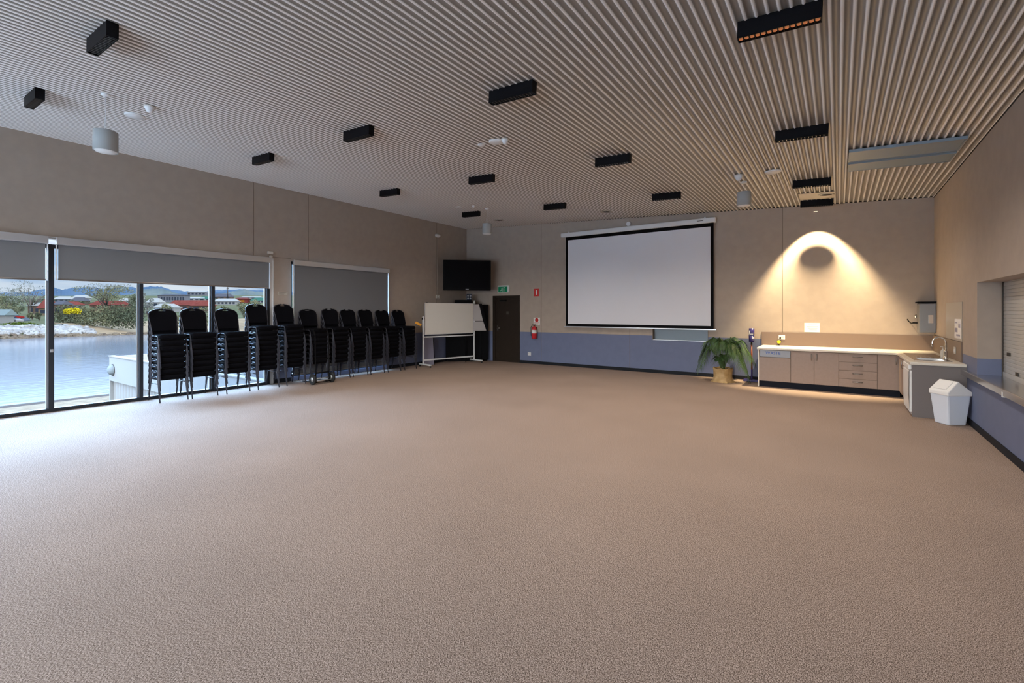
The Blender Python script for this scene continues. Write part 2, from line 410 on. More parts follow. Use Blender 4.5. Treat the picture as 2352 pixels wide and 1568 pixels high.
def stack(X,Y,n,dz,desc,rz=0,z0=0,lean=.004):
    for k in range(n):
        if not used[0]: c=proto; used[0]=True
        else: c=copy_tree(proto)
        c.location=(X+lean*k*math.cos(rz),Y+lean*k*math.sin(rz)+random.uniform(-.004,.004),z0+dz*k); c.rotation_euler=(0,0,rz+random.uniform(-.008,.008))
        c['label']='black banquet chair, %s in %s'%('topmost' if k==n-1 else ords[k],desc)
        c['group']='stacked black banquet chairs'
SX=-10.275
stack(SX,3.54,8,.105,'the leftmost stack at the window')
stack(SX,4.05,8,.107,'the second stack from the left')
stack(SX,4.665,8,.106,'the third stack from the left')
stack(SX,5.28,9,.106,'the fourth stack, at the window end')
stack(SX,5.90,9,.107,'the fifth stack, just right of the window')
stack(-10.27,6.50,8,.104,'the stack held by the wheeled trolley',z0=.02)
stack(SX+.0,7.10,8,.110,'the seventh stack, just right of the trolley')
stack(SX,7.63,8,.108,'the eighth stack from the left')
stack(SX,8.18,8,.108,'the ninth stack from the left')
stack(SX,8.75,8,.106,'the tenth stack, second from whiteboard')
stack(SX,9.34,8,.105,'the rightmost stack beside the whiteboard')
# stack trolley with two big wheels
t=thing('chair_trolley','dark two-wheeled chair trolley in front of the sixth chair stack','trolley',(-9.82,6.35,0))
for s in (-.24,.24):
    bm=B(); lathe(bm,[(.055,-.022),(.11,-.026),(.122,-.015),(.122,.015),(.11,.026),(.055,.022)],n=28); 
    for v in bm.verts: v.co=Vector((v.co.z*1.0,v.co.x,v.co.y)) 
    for v in bm.verts: v.co=Vector((v.co.y,v.co.x,v.co.z))
    o=obj('wheel',bm,M['rubber'],t,loc=(.12,s,.122))
    bm=B(); lathe(bm,[(0,-.03),(.03,-.03),(.058,-.018),(.058,.018),(.03,.03),(0,.03)],n=20)
    for v in bm.verts: v.co=Vector((v.co.x,v.co.z,v.co.y))
    obj('hub',bm,M['alu'],o)
bm=B(); cyl(bm,(.12,-.24,.122),(.12,.24,.122),.01); obj('axle',bm,M['alu'],t)
bm=B()
for s in (-.17,.17): tube(bm,[(.16,s,.05),(.12,s,.2),(.10,s,1.1),(.02,s,1.24)],.014)
tube(bm,[(.02,-.17,1.24),(.02,.17,1.24)],.014); box(bm,.09,.12,-.17,.17,.55,.58); box(bm,.11,.14,-.17,.17,.24,.27)
obj('trolley_frame',bm,M['blackmetal'],t)
bm=B(); box(bm,-.38,.13,-.19,-.16,.03,.045); box(bm,-.38,.13,.16,.19,.03,.045); box(bm,.1,.13,-.19,.19,.03,.045); obj('lifting_fork',bm,M['blackmetal'],t)
bm=B(); tube(bm,[(.17,-.2,.08),(.17,.2,.08)],.008); obj('foot_bar',bm,M['alu'],t)
# ------------------------------------------------------------------ left wall bits
tag(obj('motion_sensor',bx(XL+.001,XL+.05,5.575,5.70,2.955,3.02),M['offwhite'],bevel=.01),'small beige sensor box on the wall above the blind end','sensor')
bm=B(); lathe(bm,[(0,0),(.035,0),(.035,.03),(.0,.05)],n=16)
for v in bm.verts: v.co=Vector((v.co.z,v.co.x,v.co.y))
tag(obj('wall_button',bm,M['offwhite'],loc=(XL+.001,5.66,2.90)),'small round beige button under the sensor box','button')
t=thing('wall_plate','pale label plate on the wall between the two windows','plate',(XL+.001,5.94,2.07))
obj('plate',bx(0,.01,-.115,.115,-.043,.043),M['vent'],t,bevel=.003)
bm=B()
for k in range(3): box(bm,.01,.0115,-.09,.09-.03*k,.02-.02*k,.027-.02*k)
obj('print',bm,M['joint'],t)
bm=B(); tube(bm,[(XL+.012,11.08,2.2),(XL+.012,11.08,4.06)],.009)
tag(obj('cable_conduit',bm,M['beige']),'thin beige conduit running down the left wall near the corner','conduit')
bm=B(); lathe(bm,[(0,0),(.10,0),(.11,.02),(.10,.06),(.05,.085),(0,.09)],n=20)
for v in bm.verts: v.co=Vector((v.co.z,v.co.x,v.co.y*.55))
tag(obj('wall_speaker',bm,M['offwhite'],loc=(XL+.001,11.08,4.1)),'small rounded white unit high on the left wall near the television','sensor')
t=thing('light_switch','white switch box at the foot of the conduit left of the television','switch',(XL+.001,11.1,2.13))
obj('switch_plate',bx(0,.03,-.085,.085,-.055,.055),M['offwhite'],t,bevel=.006); obj('rocker',bx(.03,.036,-.02,.02,-.02,.02),M['white'],t)
# ------------------------------------------------------------------ back wall
root=D.objects.new('door_1',None); COL.objects.link(root); root['kind']='structure'
bm=B(); box(bm,DR[0],DR[0]+.11,YB-.012,YB+.12,0,DR[3]); box(bm,DR[1]-.045,DR[1],YB-.012,YB+.12,0,DR[3]); box(bm,DR[0]+.11,DR[1]-.045,YB-.012,YB+.12,DR[3]-.055,DR[3]); obj('door_frame',bm,M['door'],root,bevel=.004)
leaf=obj('door_leaf',bx(DR[0]+.112,DR[1]-.048,YB+.02,YB+.06,.008,DR[3]-.058),M['door'],root)
bm=B(); box(bm,-9.335,-9.285,YB+.012,YB+.02,1.02,1.2); cyl(bm,(-9.31,YB+.012,1.1),(-9.31,YB-.03,1.1),.01); cyl(bm,(-9.31,YB-.03,1.1),(-9.19,YB-.03,1.1),.009); obj('door_handle',bm,M['steel'],leaf)
obj('door_notice',bx(-8.96,-8.86,YB+.016,YB+.0195,1.55,1.65),M['ventdark'],leaf)
obj('door_closer',bx(-9.2,-8.95,YB-.03,YB+.018,1.98,2.03),M['blackmetal'],leaf)
obj('threshold',bx(DR[0]+.11,DR[1]-.045,YB+.0,YB+.12,0,.012),M['door'],root)
obj('door_stop',bx(DR[0]+.06,DR[1]-.02,YB+.062,YB+.075,.0,DR[3]-.02),M['door'],root)  # sheet added behind the leaf to block outside light
# exit sign
t=thing('exit_sign','green running man exit sign in white frame above the brown door','sign',(-9.045,YB-.001,2.39))
obj('sign_housing',bx(-.225,.225,-.05,0,-.115,.115),M['signwhite'],t,bevel=.006)
obj('sign_face',bx(-.19,.175,-.054,-.05,-.105,.075),M['green'],t)
bm=B()
# running figure beside a doorway
def bar(p,q,w):
    p=Vector((p[0],-.0555,p[1]));q=Vector((q[0],-.0555,q[1])); d=(q-p).normalized(); nrm=Vector((-d.z,0,d.x))*w/2
    vs=[bm.verts.new(v) for v in (p-nrm,q-nrm,q+nrm,p+nrm)]; bm.faces.new(vs)
box(bm,.02,.034,-.0565,-.054,-.085,.055); box(bm,.034,.075,-.0565,-.054,.045,.055); box(bm,.075,.089,-.0565,-.054,-.085,.055)
cyl(bm,(-.03,-.0565,.035),(-.03,-.054,.035),.014,n=14)
bar((-.035,.02),(-.05,-.03),.024); bar((-.05,-.03),(-.02,-.05),.014); bar((-.02,-.05),(-.025,-.085),.013); bar((-.052,-.03),(-.08,-.06),.014); bar((-.08,-.06),(-.11,-.055),.012); bar((-.035,.015),(-.005,-.01),.01); bar((-.04,.015),(-.075,.0),.01)
obj('pictogram',bm,M['signwhite'],t)
# extinguisher location sign
t=thing('extinguisher_marker','small red sign with white extinguisher symbol high on back wall','sign',(-7.78,YB-.001,2.245))
obj('sign_plate',bx(-.09,.09,-.005,0,-.12,.12),M['redsign'],t)
bm=B(); box(bm,-.016,.016,-.007,-.005,-.07,.045); box(bm,-.009,.009,-.007,-.005,.045,.07); box(bm,-.03,.01,-.007,-.005,.068,.082); obj('pictogram',bm,M['signwhite'],t)
t=thing('extinguisher_notice','white instruction sign with red round emblem above the extinguisher','sign',(-7.77,YB-.001,1.345))
obj('sign_plate',bx(-.115,.115,-.005,0,-.11,.11),M['signwhite'],t)
bm=B(); cyl(bm,(0,-.007,.035),(0,-.005,.035),.065,n=24); box(bm,-.1,.1,-.007,-.005,.1,.105); obj('emblem',bm,M['redsign'],t)
bm=B(); 
for k in range(3): box(bm,-.09,.09-.02*k,-.0065,-.005,-.05-.022*k,-.041-.022*k)
obj('print',bm,M['redsign'],t)
# extinguisher
t=thing('fire_extinguisher','red fire extinguisher hanging on the back wall right of the door','extinguisher',(-7.80,YB-.11,.80))
bm=B(); lathe(bm,[(0,0),(.07,0),(.08,.015),(.08,.30),(.07,.345),(.035,.375),(.022,.385),(.022,.40)],n=24); obj('cylinder',bm,M['red'],t)
bm=B(); lathe(bm,[(.0815,.17),(.0815,.27)],n=24); obj('label_band',bm,M['signwhite'],t)
bm=B(); box(bm,-.015,.015,-.02,.02,.40,.43); box(bm,-.07,.03,-.012,.012,.43,.44); box(bm,-.065,.02,-.01,.01,.455,.465); obj('valve',bm,M['blackmetal'],t)
bm=B(); tube(bm,[(0,-.01,.41),(-.06,-.02,.42),(-.10,-.03,.36),(-.098,-.03,.2),(-.092,-.03,.08)],.009); obj('hose',bm,M['rubber'],t)
obj('wall_bracket',bx(-.03,.03,.075,.109,.15,.36),M['blackmetal'],t)
def socket(x,z,label,w=.06,h=.05):
    t=thing('power_outlet',label,'outlet',(x,YB-.001,z))
    obj('plate',bx(-w,w,-.012,0,-h,h),M['white'],t,bevel=.003)
    bm=B(); box(bm,-w*.6,-w*.2,-.015,-.012,-.01,.02); box(bm,w*.2,w*.6,-.015,-.012,-.01,.02); obj('socket_switch',bm,M['offwhite'],t)
    return t
socket(-8.045,.305,'white power outlet low on the blue wall right of the brown door')
# hatch recess under the projector screen
t=tag(D.objects.new('wall_hatch',None),'closed grey hatch recessed in the back wall below the screen','hatch'); COL.objects.link(t); t.location=(-3.4,YB,.885)
obj('hatch_shutter',bx(NI[0]-t.location.x,NI[1]-t.location.x,.14,.16,0,NI[3]-.885),M['acpanel'],t)
bm=B(); a,b=NI[0]+3.4,NI[1]+3.4; box(bm,a,a+.012,-.006,.14,0,.352); box(bm,b-.012,b,-.006,.14,0,.352); obj('hatch_jamb',bm,M['joint'],t)
obj('hatch_sill',bx(a+.012,b-.012,-.012,.14,0,.012),M['alu'],t)
# projector screen
t=thing('projector_screen','large white pull-down projector screen with black borders on back wall','screen',(-4.62,YB,3.0))
dx=4.62
obj('screen_case',bx(-6.854+dx,-2.493+dx,-.135,-.02,.865,.995),M['white'],t,bevel=.02)
obj('case_badge',bx(-2.93+dx,-2.78+dx,-.138,-.135,.925,.94),M['ventdark'],t)
sy=-.085
sx0,sx1=-6.70+dx,-2.545+dx; z0,z1=1.19+.02-3,.87
obj('screen_surface',bx(sx0+.075,sx1-.075,sy-.0006,sy,z0+.075,z1-.1),M['screenwhite'],t)
bm=B(); box(bm,sx0,sx0+.075,sy-.001,sy,z0,z1); box(bm,sx1-.075,sx1,sy-.001,sy,z0,z1); box(bm,sx0+.075,sx1-.075,sy-.001,sy,z1-.1,z1); box(bm,sx0+.075,sx1-.075,sy-.001,sy,z0,z0+.075); obj('screen_border',bm,M['black'],t)
obj('bottom_bar',bx(sx0-.06,sx1+.06,sy-.012,sy+.012,z0-.03,z0),M['alu'],t,bevel=.004)
bm=B()
for x in (-6.6+dx,-2.75+dx): box(bm,x-.02,x+.02,-.1,0,.995,1.02); box(bm,x-.02,x+.02,-.02,-.001,.9,1.02)
obj('hanging_bracket',bm,M['white'],t)
bm=B(); cyl(bm,(-4.75,YB-.10,zc(-4.75)-.19),(-4.75,YB-.001,zc(-4.75)-.16),.06,.05); 
tag(obj('dome_sensor',bm,M['white']),'small white dome sensor just above the projector screen case','sensor')
# notice + outlet over bench
t=thing('wall_notice','white landscape notice with printed lines above the bench splashback','notice',(-.483,YB-.001,1.287))
obj('sheet',bx(-.146,.146,-.003,0,-.105,.105),M['paper'],t)
bm=B()
for k,(a,b) in enumerate([(-.07,.09),(-.10,.11),(-.08,.10),(-.05,.09)]): box(bm,a,b,-.0038,-.003,.055-.038*k,.062-.038*k)
obj('print',bm,M['ink'],t)
# ------------------------------------------------------------------ kitchen bench
YF=11.60; BX0,BX1=-1.45,XR; ZT=.86; YE=9.63; XF=.955
g='kitchen bench units'
tag(obj('splashback',(lambda bm:(box(bm,BX0-.04,XR-.001,YB-.02,YB-.001,ZT+.001,1.165),box(bm,XR-.02,XR-.001,9.93,YB-.02,ZT+.001,1.175),bm)[2])(B()),M['splash']),'brown laminate splashback running behind the bench on both walls','splashback')
t=thing('benchtop','cream L-shaped benchtop with rounded edge along the back corner','benchtop',(0,12,ZT))
bm=B()
pts=[(BX0-.02,YF-.03),(XF-.03,YF-.03),(XF-.03,YE-.02),(XR-.001,YE-.02),(XR-.001,YB-.001),(BX0-.02,YB-.001)]
# sink cut-out
sk=(1.04,1.44,9.95,11.55)
cutx=[BX0-.02,XF-.03,sk[0],sk[1],XR-.001]; cuty=[YE-.02,sk[2],sk[3],YF-.03,YB-.001]
def slab(bm,cx,cy,z0,z1,inside):
    S=lambda i,j:0<=i<len(cx)-1 and 0<=j<len(cy)-1 and inside((cx[i]+cx[i+1])/2,(cy[j]+cy[j+1])/2)
    for i in range(len(cx)-1):
        for j in range(len(cy)-1):
            if not S(i,j): continue
            a,b,c,d=cx[i],cx[i+1],cy[j],cy[j+1]
            for z in (z0,z1): bm.faces.new([bm.verts.new(p) for p in ((a,c,z),(b,c,z),(b,d,z),(a,d,z))])
            for (si,sj,p,q) in ((-1,0,(a,c),(a,d)),(1,0,(b,c),(b,d)),(0,-1,(a,c),(b,c)),(0,1,(a,d),(b,d))):
                if not S(i+si,j+sj): bm.faces.new([bm.verts.new(v) for v in ((*p,z0),(*q,z0),(*q,z1),(*p,z1))])
    bmesh.ops.remove_doubles(bm,verts=bm.verts,dist=1e-5)
slab(bm,cutx,cuty,-.045,0,lambda x,y:(y>YF-.03 or x>XF-.03) and not (sk[0]<x<sk[1] and sk[2]<y<sk[3]))
for v in bm.verts: v.co.y-=12
obj('worktop',bm,M['top'],t,bevel=.008)
def unit(x0,x1,label,fr,name='base_cabinet'):
    cx=(x0+x1)/2; h=(x1-x0)/2
    t=thing(name,label,'cabinet',(cx,YF,0),0,g)
    bm=B(); box(bm,-h,h,.02,.7,.13,ZT-.046); obj('body',bm,M['joint'],t)
    obj('kickboard',bx(-h,h,.06,.08,0,.13),M['kick'],t)
    fr(t,h); return t
def handle_v(p,x,z):
    bm=B(); tube(bm,[(x,-.002,z-.06),(x,-.03,z-.055),(x,-.03,z+.055),(x,-.002,z+.06)],.011); obj('handle',bm,M['handle'],p)
def handle_h(p,z):
    bm=B(); tube(bm,[(-.075,-.002,z),(-.07,-.028,z),(.07,-.028,z),(.075,-.002,z)],.011); obj('handle',bm,M['handle'],p)
def f_waste(t,h):
    f=obj('waste_flap',bx(-h+.02,h-.004,-.004,.02,.66,.805),M['flap'],t,bevel=.002)
    textmesh('WASTE',.088,M['bluelet'],f,(-.03,-.0065,.745),(PI/2,0,0))
    obj('door',bx(-h+.003,h-.004,0,.02,.135,.652),M['cab'],t,bevel=.002)
    obj('end_panel',bx(-h-.02,-h,-.0,.72,0,ZT-.046),M['top'],t)
def f_double(t,h):
    for s in (-1,1):
        d=obj('door',bx(min(s*.003,s*(h-.003)),max(s*.003,s*(h-.003)),0,.02,.135,.805),M['cab'],t,bevel=.002)
        handle_v(d,s*.045,.70)
def f_draw(t,h):
    zs=[.135,.30,.468,.635,.805]
    for a,b in zip(zs,zs[1:]):
        d=obj('drawer',bx(-h+.003,h-.003,0,.02,a,b-.005),M['cab'],t,bevel=.002); handle_h(d,(a+b)/2+.02)
def f_single(t,h):
    d=obj('door',bx(-h+.003,h-.003,0,.02,.135,.805),M['cab'],t,bevel=.002); handle_v(d,h-.06,.70)
unit(-1.43,-.83,'bench cabinet with steel waste flap lettered in blue, left end',f_waste)
unit(-.83,.01,'two-door bench cabinet right of the waste cabinet',f_double)
unit(.01,.63,'bench cabinet with a column of four drawers',f_draw)
unit(.63,.975,'single-door bench cabinet in the inner corner beside the drawers',f_single)
# return leg of the bench
t=thing('base_cabinet','short return cabinet facing left between corner and white dishwasher','cabinet',(XF,11.0,0),0,g)
obj('body',bx(.025,.6,-.54,.57,.13,ZT-.046-.18),M['cab'],t)
obj('kickboard',bx(.06,.08,-.54,.6,0,.13),M['kick'],t)
d=obj('door',bx(0,.02,-.54,.56,.135,.805),M['cab'],t,bevel=.002)
bm=B(); tube(bm,[(-.002,-.2,.64),(-.03,-.2,.645),(-.03,-.2,.755),(-.002,-.2,.76)],.007); obj('handle',bm,M['handle'],d)
t=thing('dishwasher','white front-loading appliance under the sink beside the grey end panel','dishwasher',(XF,10.06,0))
bm=B(); box(bm,.0,.58,-.38,.38,.06,.66); obj('body',bm,M['white'],t)
bm=B()
pr=[(-.03,.07),(-.038,.3),(-.038,.70),(-.03,.72)]
for (xa,za),(xb,zb) in zip(pr,pr[1:]):
    f=bm.faces.new([bm.verts.new(v) for v in ((xa,-.38,za),(xa,.38,za),(xb,.38,zb),(xb,-.38,zb))]); f.smooth=True
bm2=bm; box(bm2,-.028,-.002,-.38,.38,.07,.72); obj('door',bm2,M['lidwhite'],t)
c=obj('control_panel',bx(-.042,-.0,-.38,.38,.73,.808),M['lidwhite'],t,bevel=.006)
obj('kick_plate',bx(.01,.03,-.38,.38,0,.06),M['white'],t)
tag(obj('end_panel',bx(XF+.0,XR-.001,YE,YE+.03,0,ZT-.046),M['cabgrey']),'grey end panel closing the right end of the bench','panel')
# sink
t=thing('sink','stainless steel sink with drainer set in the benchtop corner','sink',(1.24,10.75,ZT))
bm=B()
slab(bm,[-.23,-.155,.155,.23],[-.82,-.7,-.25,-.17,.62,.82],-.001,.004,lambda x,y:not(-.155<x<.155 and -.7<y<-.25))
for k in range(5): box(bm,-.14+.06*k,-.12+.06*k,-.1,.58,.004,.008)
obj('drainer',bm,M['steel'],t)
bm=B(); n1=[(-.155,-.7),(.155,-.7),(.155,-.25),(-.155,-.25)]
for i in range(4):
    p,q=n1[i],n1[(i+1)%4]; bm.faces.new([bm.verts.new(v) for v in ((*p,0),(*q,0),(q[0]*.93,(q[1]+.475)*.93-.475,-.16),(p[0]*.93,(p[1]+.475)*.93-.475,-.16))])
bm.faces.new([bm.verts.new((p[0]*.93,(p[1]+.475)*.93-.475,-.16)) for p in n1]); obj('bowl',bm,M['steel'],t)
bm=B(); cyl(bm,(0,-.475,-.158),(0,-.475,-.15),.035); obj('drain',bm,M['ventdark'],t)
# tap: chrome mixer with gooseneck
t=thing('mixer_tap','chrome gooseneck mixer tap standing behind the sink','tap',(1.475,10.55,ZT))
bm=B(); lathe(bm,[(0,0),(.034,0),(.034,.012),(.027,.02),(.027,.13),(.0,.14)],n=20); obj('tap_body',bm,M['chrome'],t)
bm=B(); tube(bm,[(0,0,.12),(0,0,.27)]+[(-.085+.085*math.cos(a),.0,.27+.085*math.sin(a)) for a in [PI*k/10 for k in range(1,10)]]+[(-.17,0,.25),(-.17,0,.2)],.012,12); obj('spout',bm,M['chrome'],t)
bm=B(); tube(bm,[(0,.02,.11),(0,.06,.125),(-.01,.13,.16)],.008,10); obj('lever',bm,M['chrome'],t)
# soap bottle and cup by the sink
t=thing('soap_bottle','clear pump soap bottle on benchtop behind the sink','bottle',(1.50,11.0,ZT))
bm=B(); lathe(bm,[(0,0),(.03,0),(.033,.01),(.033,.10),(.015,.125),(.012,.14),(0,.14)],n=18); obj('bottle_body',bm,M['offwhite'],t)
bm=B(); tube(bm,[(0,0,.14),(0,0,.175),(-.035,0,.175)],.005); obj('pump',bm,M['white'],t)
# socket with plug and yellow thing
t=socket(-1.073,1.05,'white power outlet with dark plug on the bench splashback',w=.065,h=.05); t.location.y=YB-.021
obj('plug',bx(-.05,-.01,-.05,-.014,-.035,.005),M['ventdark'],t,bevel=.006)
t=thing('yellow_timer','small round bright yellow gadget on the bench left of the notice','gadget',(-1.13,YB-.06,ZT))
bm=B(); lathe(bm,[(0,-.035),(.02,-.033),(.038,-.015),(.038,.015),(.02,.033),(0,.035)],n=20)
for v in bm.verts: v.co=Vector((v.co.x,v.co.z,v.co.y+.085))
obj('dial',bm,M['yellow'],t)
bm=B(); lathe(bm,[(0,0),(.02,0),(.02,.008),(.008,.014),(.008,.06),(0,.06)],n=14); obj('foot',bm,M['ventdark'],t)
# right wall splash sockets
for yy,zz,lab in ((10.35,1.02,'pale light switch on the right splashback, nearer of the pair'),(11.1,1.05,'small white outlet on the right splashback behind the tap')):
    t=thing('wall_switch',lab,'switch',(XR-.021,yy,zz)); obj('plate',bx(-.01,0,-.06,.06,-.055,.055),M['offwhite'],t,bevel=.003); obj('rocker',bx(-.014,-.01,-.02,.02,-.02,.02),M['white'],t)
# boiler / towel unit in the corner
t=thing('towel_dispenser','grey steel wall unit mounted in the corner above the sink','dispenser',(1.455,YB-.001,1.2))
obj('dispenser_body',bx(-.135,.12,-.30,0,.03,.61),M['dispenser'],t,bevel=.012)
obj('lid',bx(-.165,.122,-.32,0,.615,.645),M['black'],t,bevel=.006)
obj('sight_panel',bx(0,.075,-.303,-.3,.22,.38),M['chrome'],t)
t=thing('wall_hook','dark two-arm hook on the back wall left of the steel unit','hook',(1.24,YB-.001,1.42))
bm=B(); tube(bm,[(-.07,0,.07),(-.07,-.05,.05),(-.03,-.06,.0),(-.0,-.03,-.01)],.009); box(bm,-.0,.08,-.08,-.06,-.015,.012); box(bm,.03,.06,-.06,0,-.01,.01); obj('hook_arm',bm,M['black'],t)
bm=B(); lathe(bm,[(0,0),(.018,0),(.02,.05),(.01,.07),(0,.07)],n=12); o=obj('knob',bm,M['chrome'],t,loc=(.055,-.05,.10))
# boards on the right wall
tag(obj('splash_board',bx(XR-.008,XR-.001,9.93,11.25,1.18,1.80),mat('splash_board',(.40,.36,.31),.45,spec=.3),bevel=.002),'pale glossy board on the right wall beside the steel unit','board')
t=thing('laminated_notice','bright shiny laminated notice on right wall above the bench end','notice',(XR-.009,10.22,1.37))
obj('sheet',bx(-.003,0,-.24,.24,-.15,.16),mat('laminate',(.95,.95,.97),.2,spec=.8),t)
bm=B()
for k,(a,b,z,hh) in enumerate([(-.2,-.05,.05,.06),(.0,.2,-.02,.07),(-.18,.1,-.1,.03),(.05,.2,.1,.02)]): box(bm,-.0036,-.003,a,b,z-hh/2,z+hh/2)
obj('print',bm,M['boardgrey'],t)
# ------------------------------------------------------------------ swing-top bin
t=thing('swing_bin','white swing-top waste bin standing against the bench end panel','bin',(1.35,9.33,0),math.radians(33))
bm=B(); wb,db,wt,dt,hb=.125,.12,.165,.155,.44
vb=[bm.verts.new((sx*wb,sy*db,0)) for sx,sy in ((-1,-1),(1,-1),(1,1),(-1,1))]; vt=[bm.verts.new((sx*wt,sy*dt,hb)) for sx,sy in ((-1,-1),(1,-1),(1,1),(-1,1))]
bm.faces.new(vb[::-1]); 
for i in range(4): bm.faces.new([vb[i],vb[(i+1)%4],vt[(i+1)%4],vt[i]])
bm.faces.new(vt); obj('bin_body',bm,M['binwhite'],t,bevel=.02)
bm=B(); R=.185
lo=[(-.175,-.165,.43),(.175,-.165,.43),(.175,.165,.43),(-.175,.165,.43)]
mid=[(x,y,.485) for x,y,_ in lo]; 
r0=(-.02,-.155,.645); r1=(-.02,.155,.645)
L_=[bm.verts.new(p) for p in lo]; M_=[bm.verts.new(p) for p in mid]; a=bm.verts.new(r0); b=bm.verts.new(r1)
bm.faces.new(L_[::-1])
for i in range(4): bm.faces.new([L_[i],L_[(i+1)%4],M_[(i+1)%4],M_[i]])
bm.faces.new([M_[0],M_[1],a]); bm.faces.new([M_[2],M_[3],b]); bm.faces.new([M_[3],M_[0],a,b]); bm.faces.new([M_[1],M_[2],b,a])
lid=obj('bin_lid',bm,M['lidwhite'],t,bevel=.014)
# flap on the left slope
sl=math.atan2(.645-.485,.155)
Mx=Matrix.Translation((-.097,0,.567))@Matrix.Rotation(-sl,4,'Y')
bm=B(); box(bm,-.075,.075,-.105,.105,.0,.012,M=Mx); obj('flap',bm,M['lidwhite'],lid,bevel=.006)
# ------------------------------------------------------------------ servery shutter and ledge
t=thing('roller_shutter','pale grey roller shutter closing the servery opening in the right wall','shutter',(1.84,(HT[0]+HT[1])/2,.79))
bm=B(); y0,y1=HT[0]-t.location.y+.0,HT[1]-t.location.y-.03
k=0; z=.0
while z<1.24:
    h=.048
    pr=[(0,z),(-.006,z+.006),(-.006,z+h-.008),(0,z+h)]
    for (xa,za),(xb,zb) in zip(pr,pr[1:]):
        bm.faces.new([bm.verts.new(v) for v in ((xa,y0,za),(xa,y1,za),(xb,y1,zb),(xb,y0,zb))])
    z+=h
box(bm,.002,.012,y0,y1,0,1.2605)
bmesh.ops.remove_doubles(bm,verts=bm.verts,dist=1e-5)
obj('slat_curtain',bm,M['shutter'],t)
obj('bottom_slat',bx(-.016,.0,y0,y1,-.035,.05),M['shutter'],t,bevel=.004)
for yy,zz in ((8.72,1.09),(8.36,.87)):
    obj('lock_plate',bx(-.022,-.016 if zz<1 else -.006,yy-t.location.y-.05,yy-t.location.y+.05,zz-.79-.022,zz-.79+.022),M['ventdark'],t)
bm=B(); box(bm,-.02,.02,y1,y1+.03,-.035,1.26); obj('guide_channel',bm,M['ventdark'],t)
t=thing('servery_ledge','stainless steel servery ledge under the roller shutter','ledge',(XR,7.5,.75))
bm=B(); box(bm,-.055,.235,-2.3,1.504,-.0,.03); box(bm,-.07,-.055,-2.3,2.36,-.045,.03); box(bm,-.055,-.001,1.504,2.36,-.0,.03); obj('ledge_top',bm,M['steel'],t,bevel=.003)
for yy in (-.05,-1.6):
    obj('bracket',bx(-.073,-.001,yy-.02,yy+.02,-.06,-.002),M['white'],t)
# ------------------------------------------------------------------ mobile whiteboard
P0=Vector((-10.17,9.99,0)); P1=Vector((-9.77,11.89,0)); dr=(P1-P0); Lw=dr.length; ang=math.atan2(dr.y,dr.x)
t=thing('mobile_whiteboard','large white magnetic board on a wheeled white stand in the corner','whiteboard',(P0+P1)/2,ang)
h=Lw/2
# faces the room: local -y side
obj('board',bx(-h+.06,h-.06,-.012,.012,.96,1.90),M['wb'],t)
bm=B(); box(bm,-h+.045,-h+.06,-.016,.016,.945,1.915); box(bm,h-.06,h-.045,-.016,.016,.945,1.915); box(bm,-h+.06,h-.06,-.016,.016,.945,.96); box(bm,-h+.06,h-.06,-.016,.016,1.90,1.915); obj('board_frame',bm,M['alu'],t)
obj('pen_tray',bx(-h+.02,h-.02,-.07,.03,.865,.90),M['white'],t,bevel=.006)
obj('lower_rail',bx(-h,h,-.018,.018,.17,.215),M['white'],t,bevel=.004)
for s in (-1,1):
    p=obj('post',bx(s*h-.02,s*h+.02,-.02,.02,.06,1.5),M['white'],t,bevel=.004)
    obj('pivot_knob',(lambda bm:(cyl(bm,(s*(h-.045),0,1.43),(s*(h+.04),0,1.43),.02),bm)[1])(B()),M['black'],p)
    obj('foot',bx(s*h-.022,s*h+.022,-.42,.2,.055,.095),M['white'],t,bevel=.006)
    for yy in (-.39,.17):
        bm=B(); cyl(bm,(s*h-.012,yy,.028),(s*h+.012,yy,.028),.027); obj('castor',bm,M['rubber'],t)
obj('corner_cap',(lambda bm:(box(bm,-h+.1,-h+.15,-.02,.02,1.912,1.925),box(bm,h-.15,h-.1,-.02,.02,1.912,1.925),bm)[2])(B()),M['black'],t)
# black cabinet behind
CP=Vector((-10.08,11.91,0)); CA=math.radians(45)
t=thing('equipment_cabinet','tall black corner equipment cabinet standing behind the whiteboard','cabinet',CP,CA)
def prism(bm,pts,z0,z1):
    lo=[bm.verts.new((x,y,z0)) for x,y in pts]; hi=[bm.verts.new((x,y,z1)) for x,y in pts]
    bm.faces.new(lo[::-1]); bm.faces.new(hi); n=len(pts)
    for k in range(n): bm.faces.new([lo[k],lo[(k+1)%n],hi[(k+1)%n],hi[k]])
bm=B(); prism(bm,[(-.70,0),(.70,0),(.70,.08),(.2,.55),(-.2,.55),(-.70,.08)],.05,1.88); obj('body',bm,M['black'],t,bevel=.006)
bm=B(); prism(bm,[(-.66,.03),(.66,.03),(.66,.07),(.2,.5),(-.2,.5),(-.66,.07)],0,.05); obj('plinth',bm,M['blackmetal'],t)
for s_ in (-1,1):
    d=obj('door',bx(-.695 if s_<0 else .004,-.004 if s_<0 else .695,-.02,-.0005,.06,1.87),M['black'],t,bevel=.004)
    obj('handle',bx(-.07 if s_<0 else .05,-.05 if s_<0 else .07,-.04,-.02,.9,1.05),M['blackmetal'],d)
cm=Matrix.Translation(CP)@Matrix.Rotation(CA,4,'Z')
t=thing('av_receiver','flat black electronics box on top of the corner cabinet','electronics',cm@Vector((-.12,.17,1.88)),CA)
obj('case',bx(-.28,.28,-.15,.15,.012,.15),M['black'],t,bevel=.006); obj('front_panel',bx(-.27,.27,-.155,-.15,.02,.14),M['blackmetal'],t)
bm=B(); 
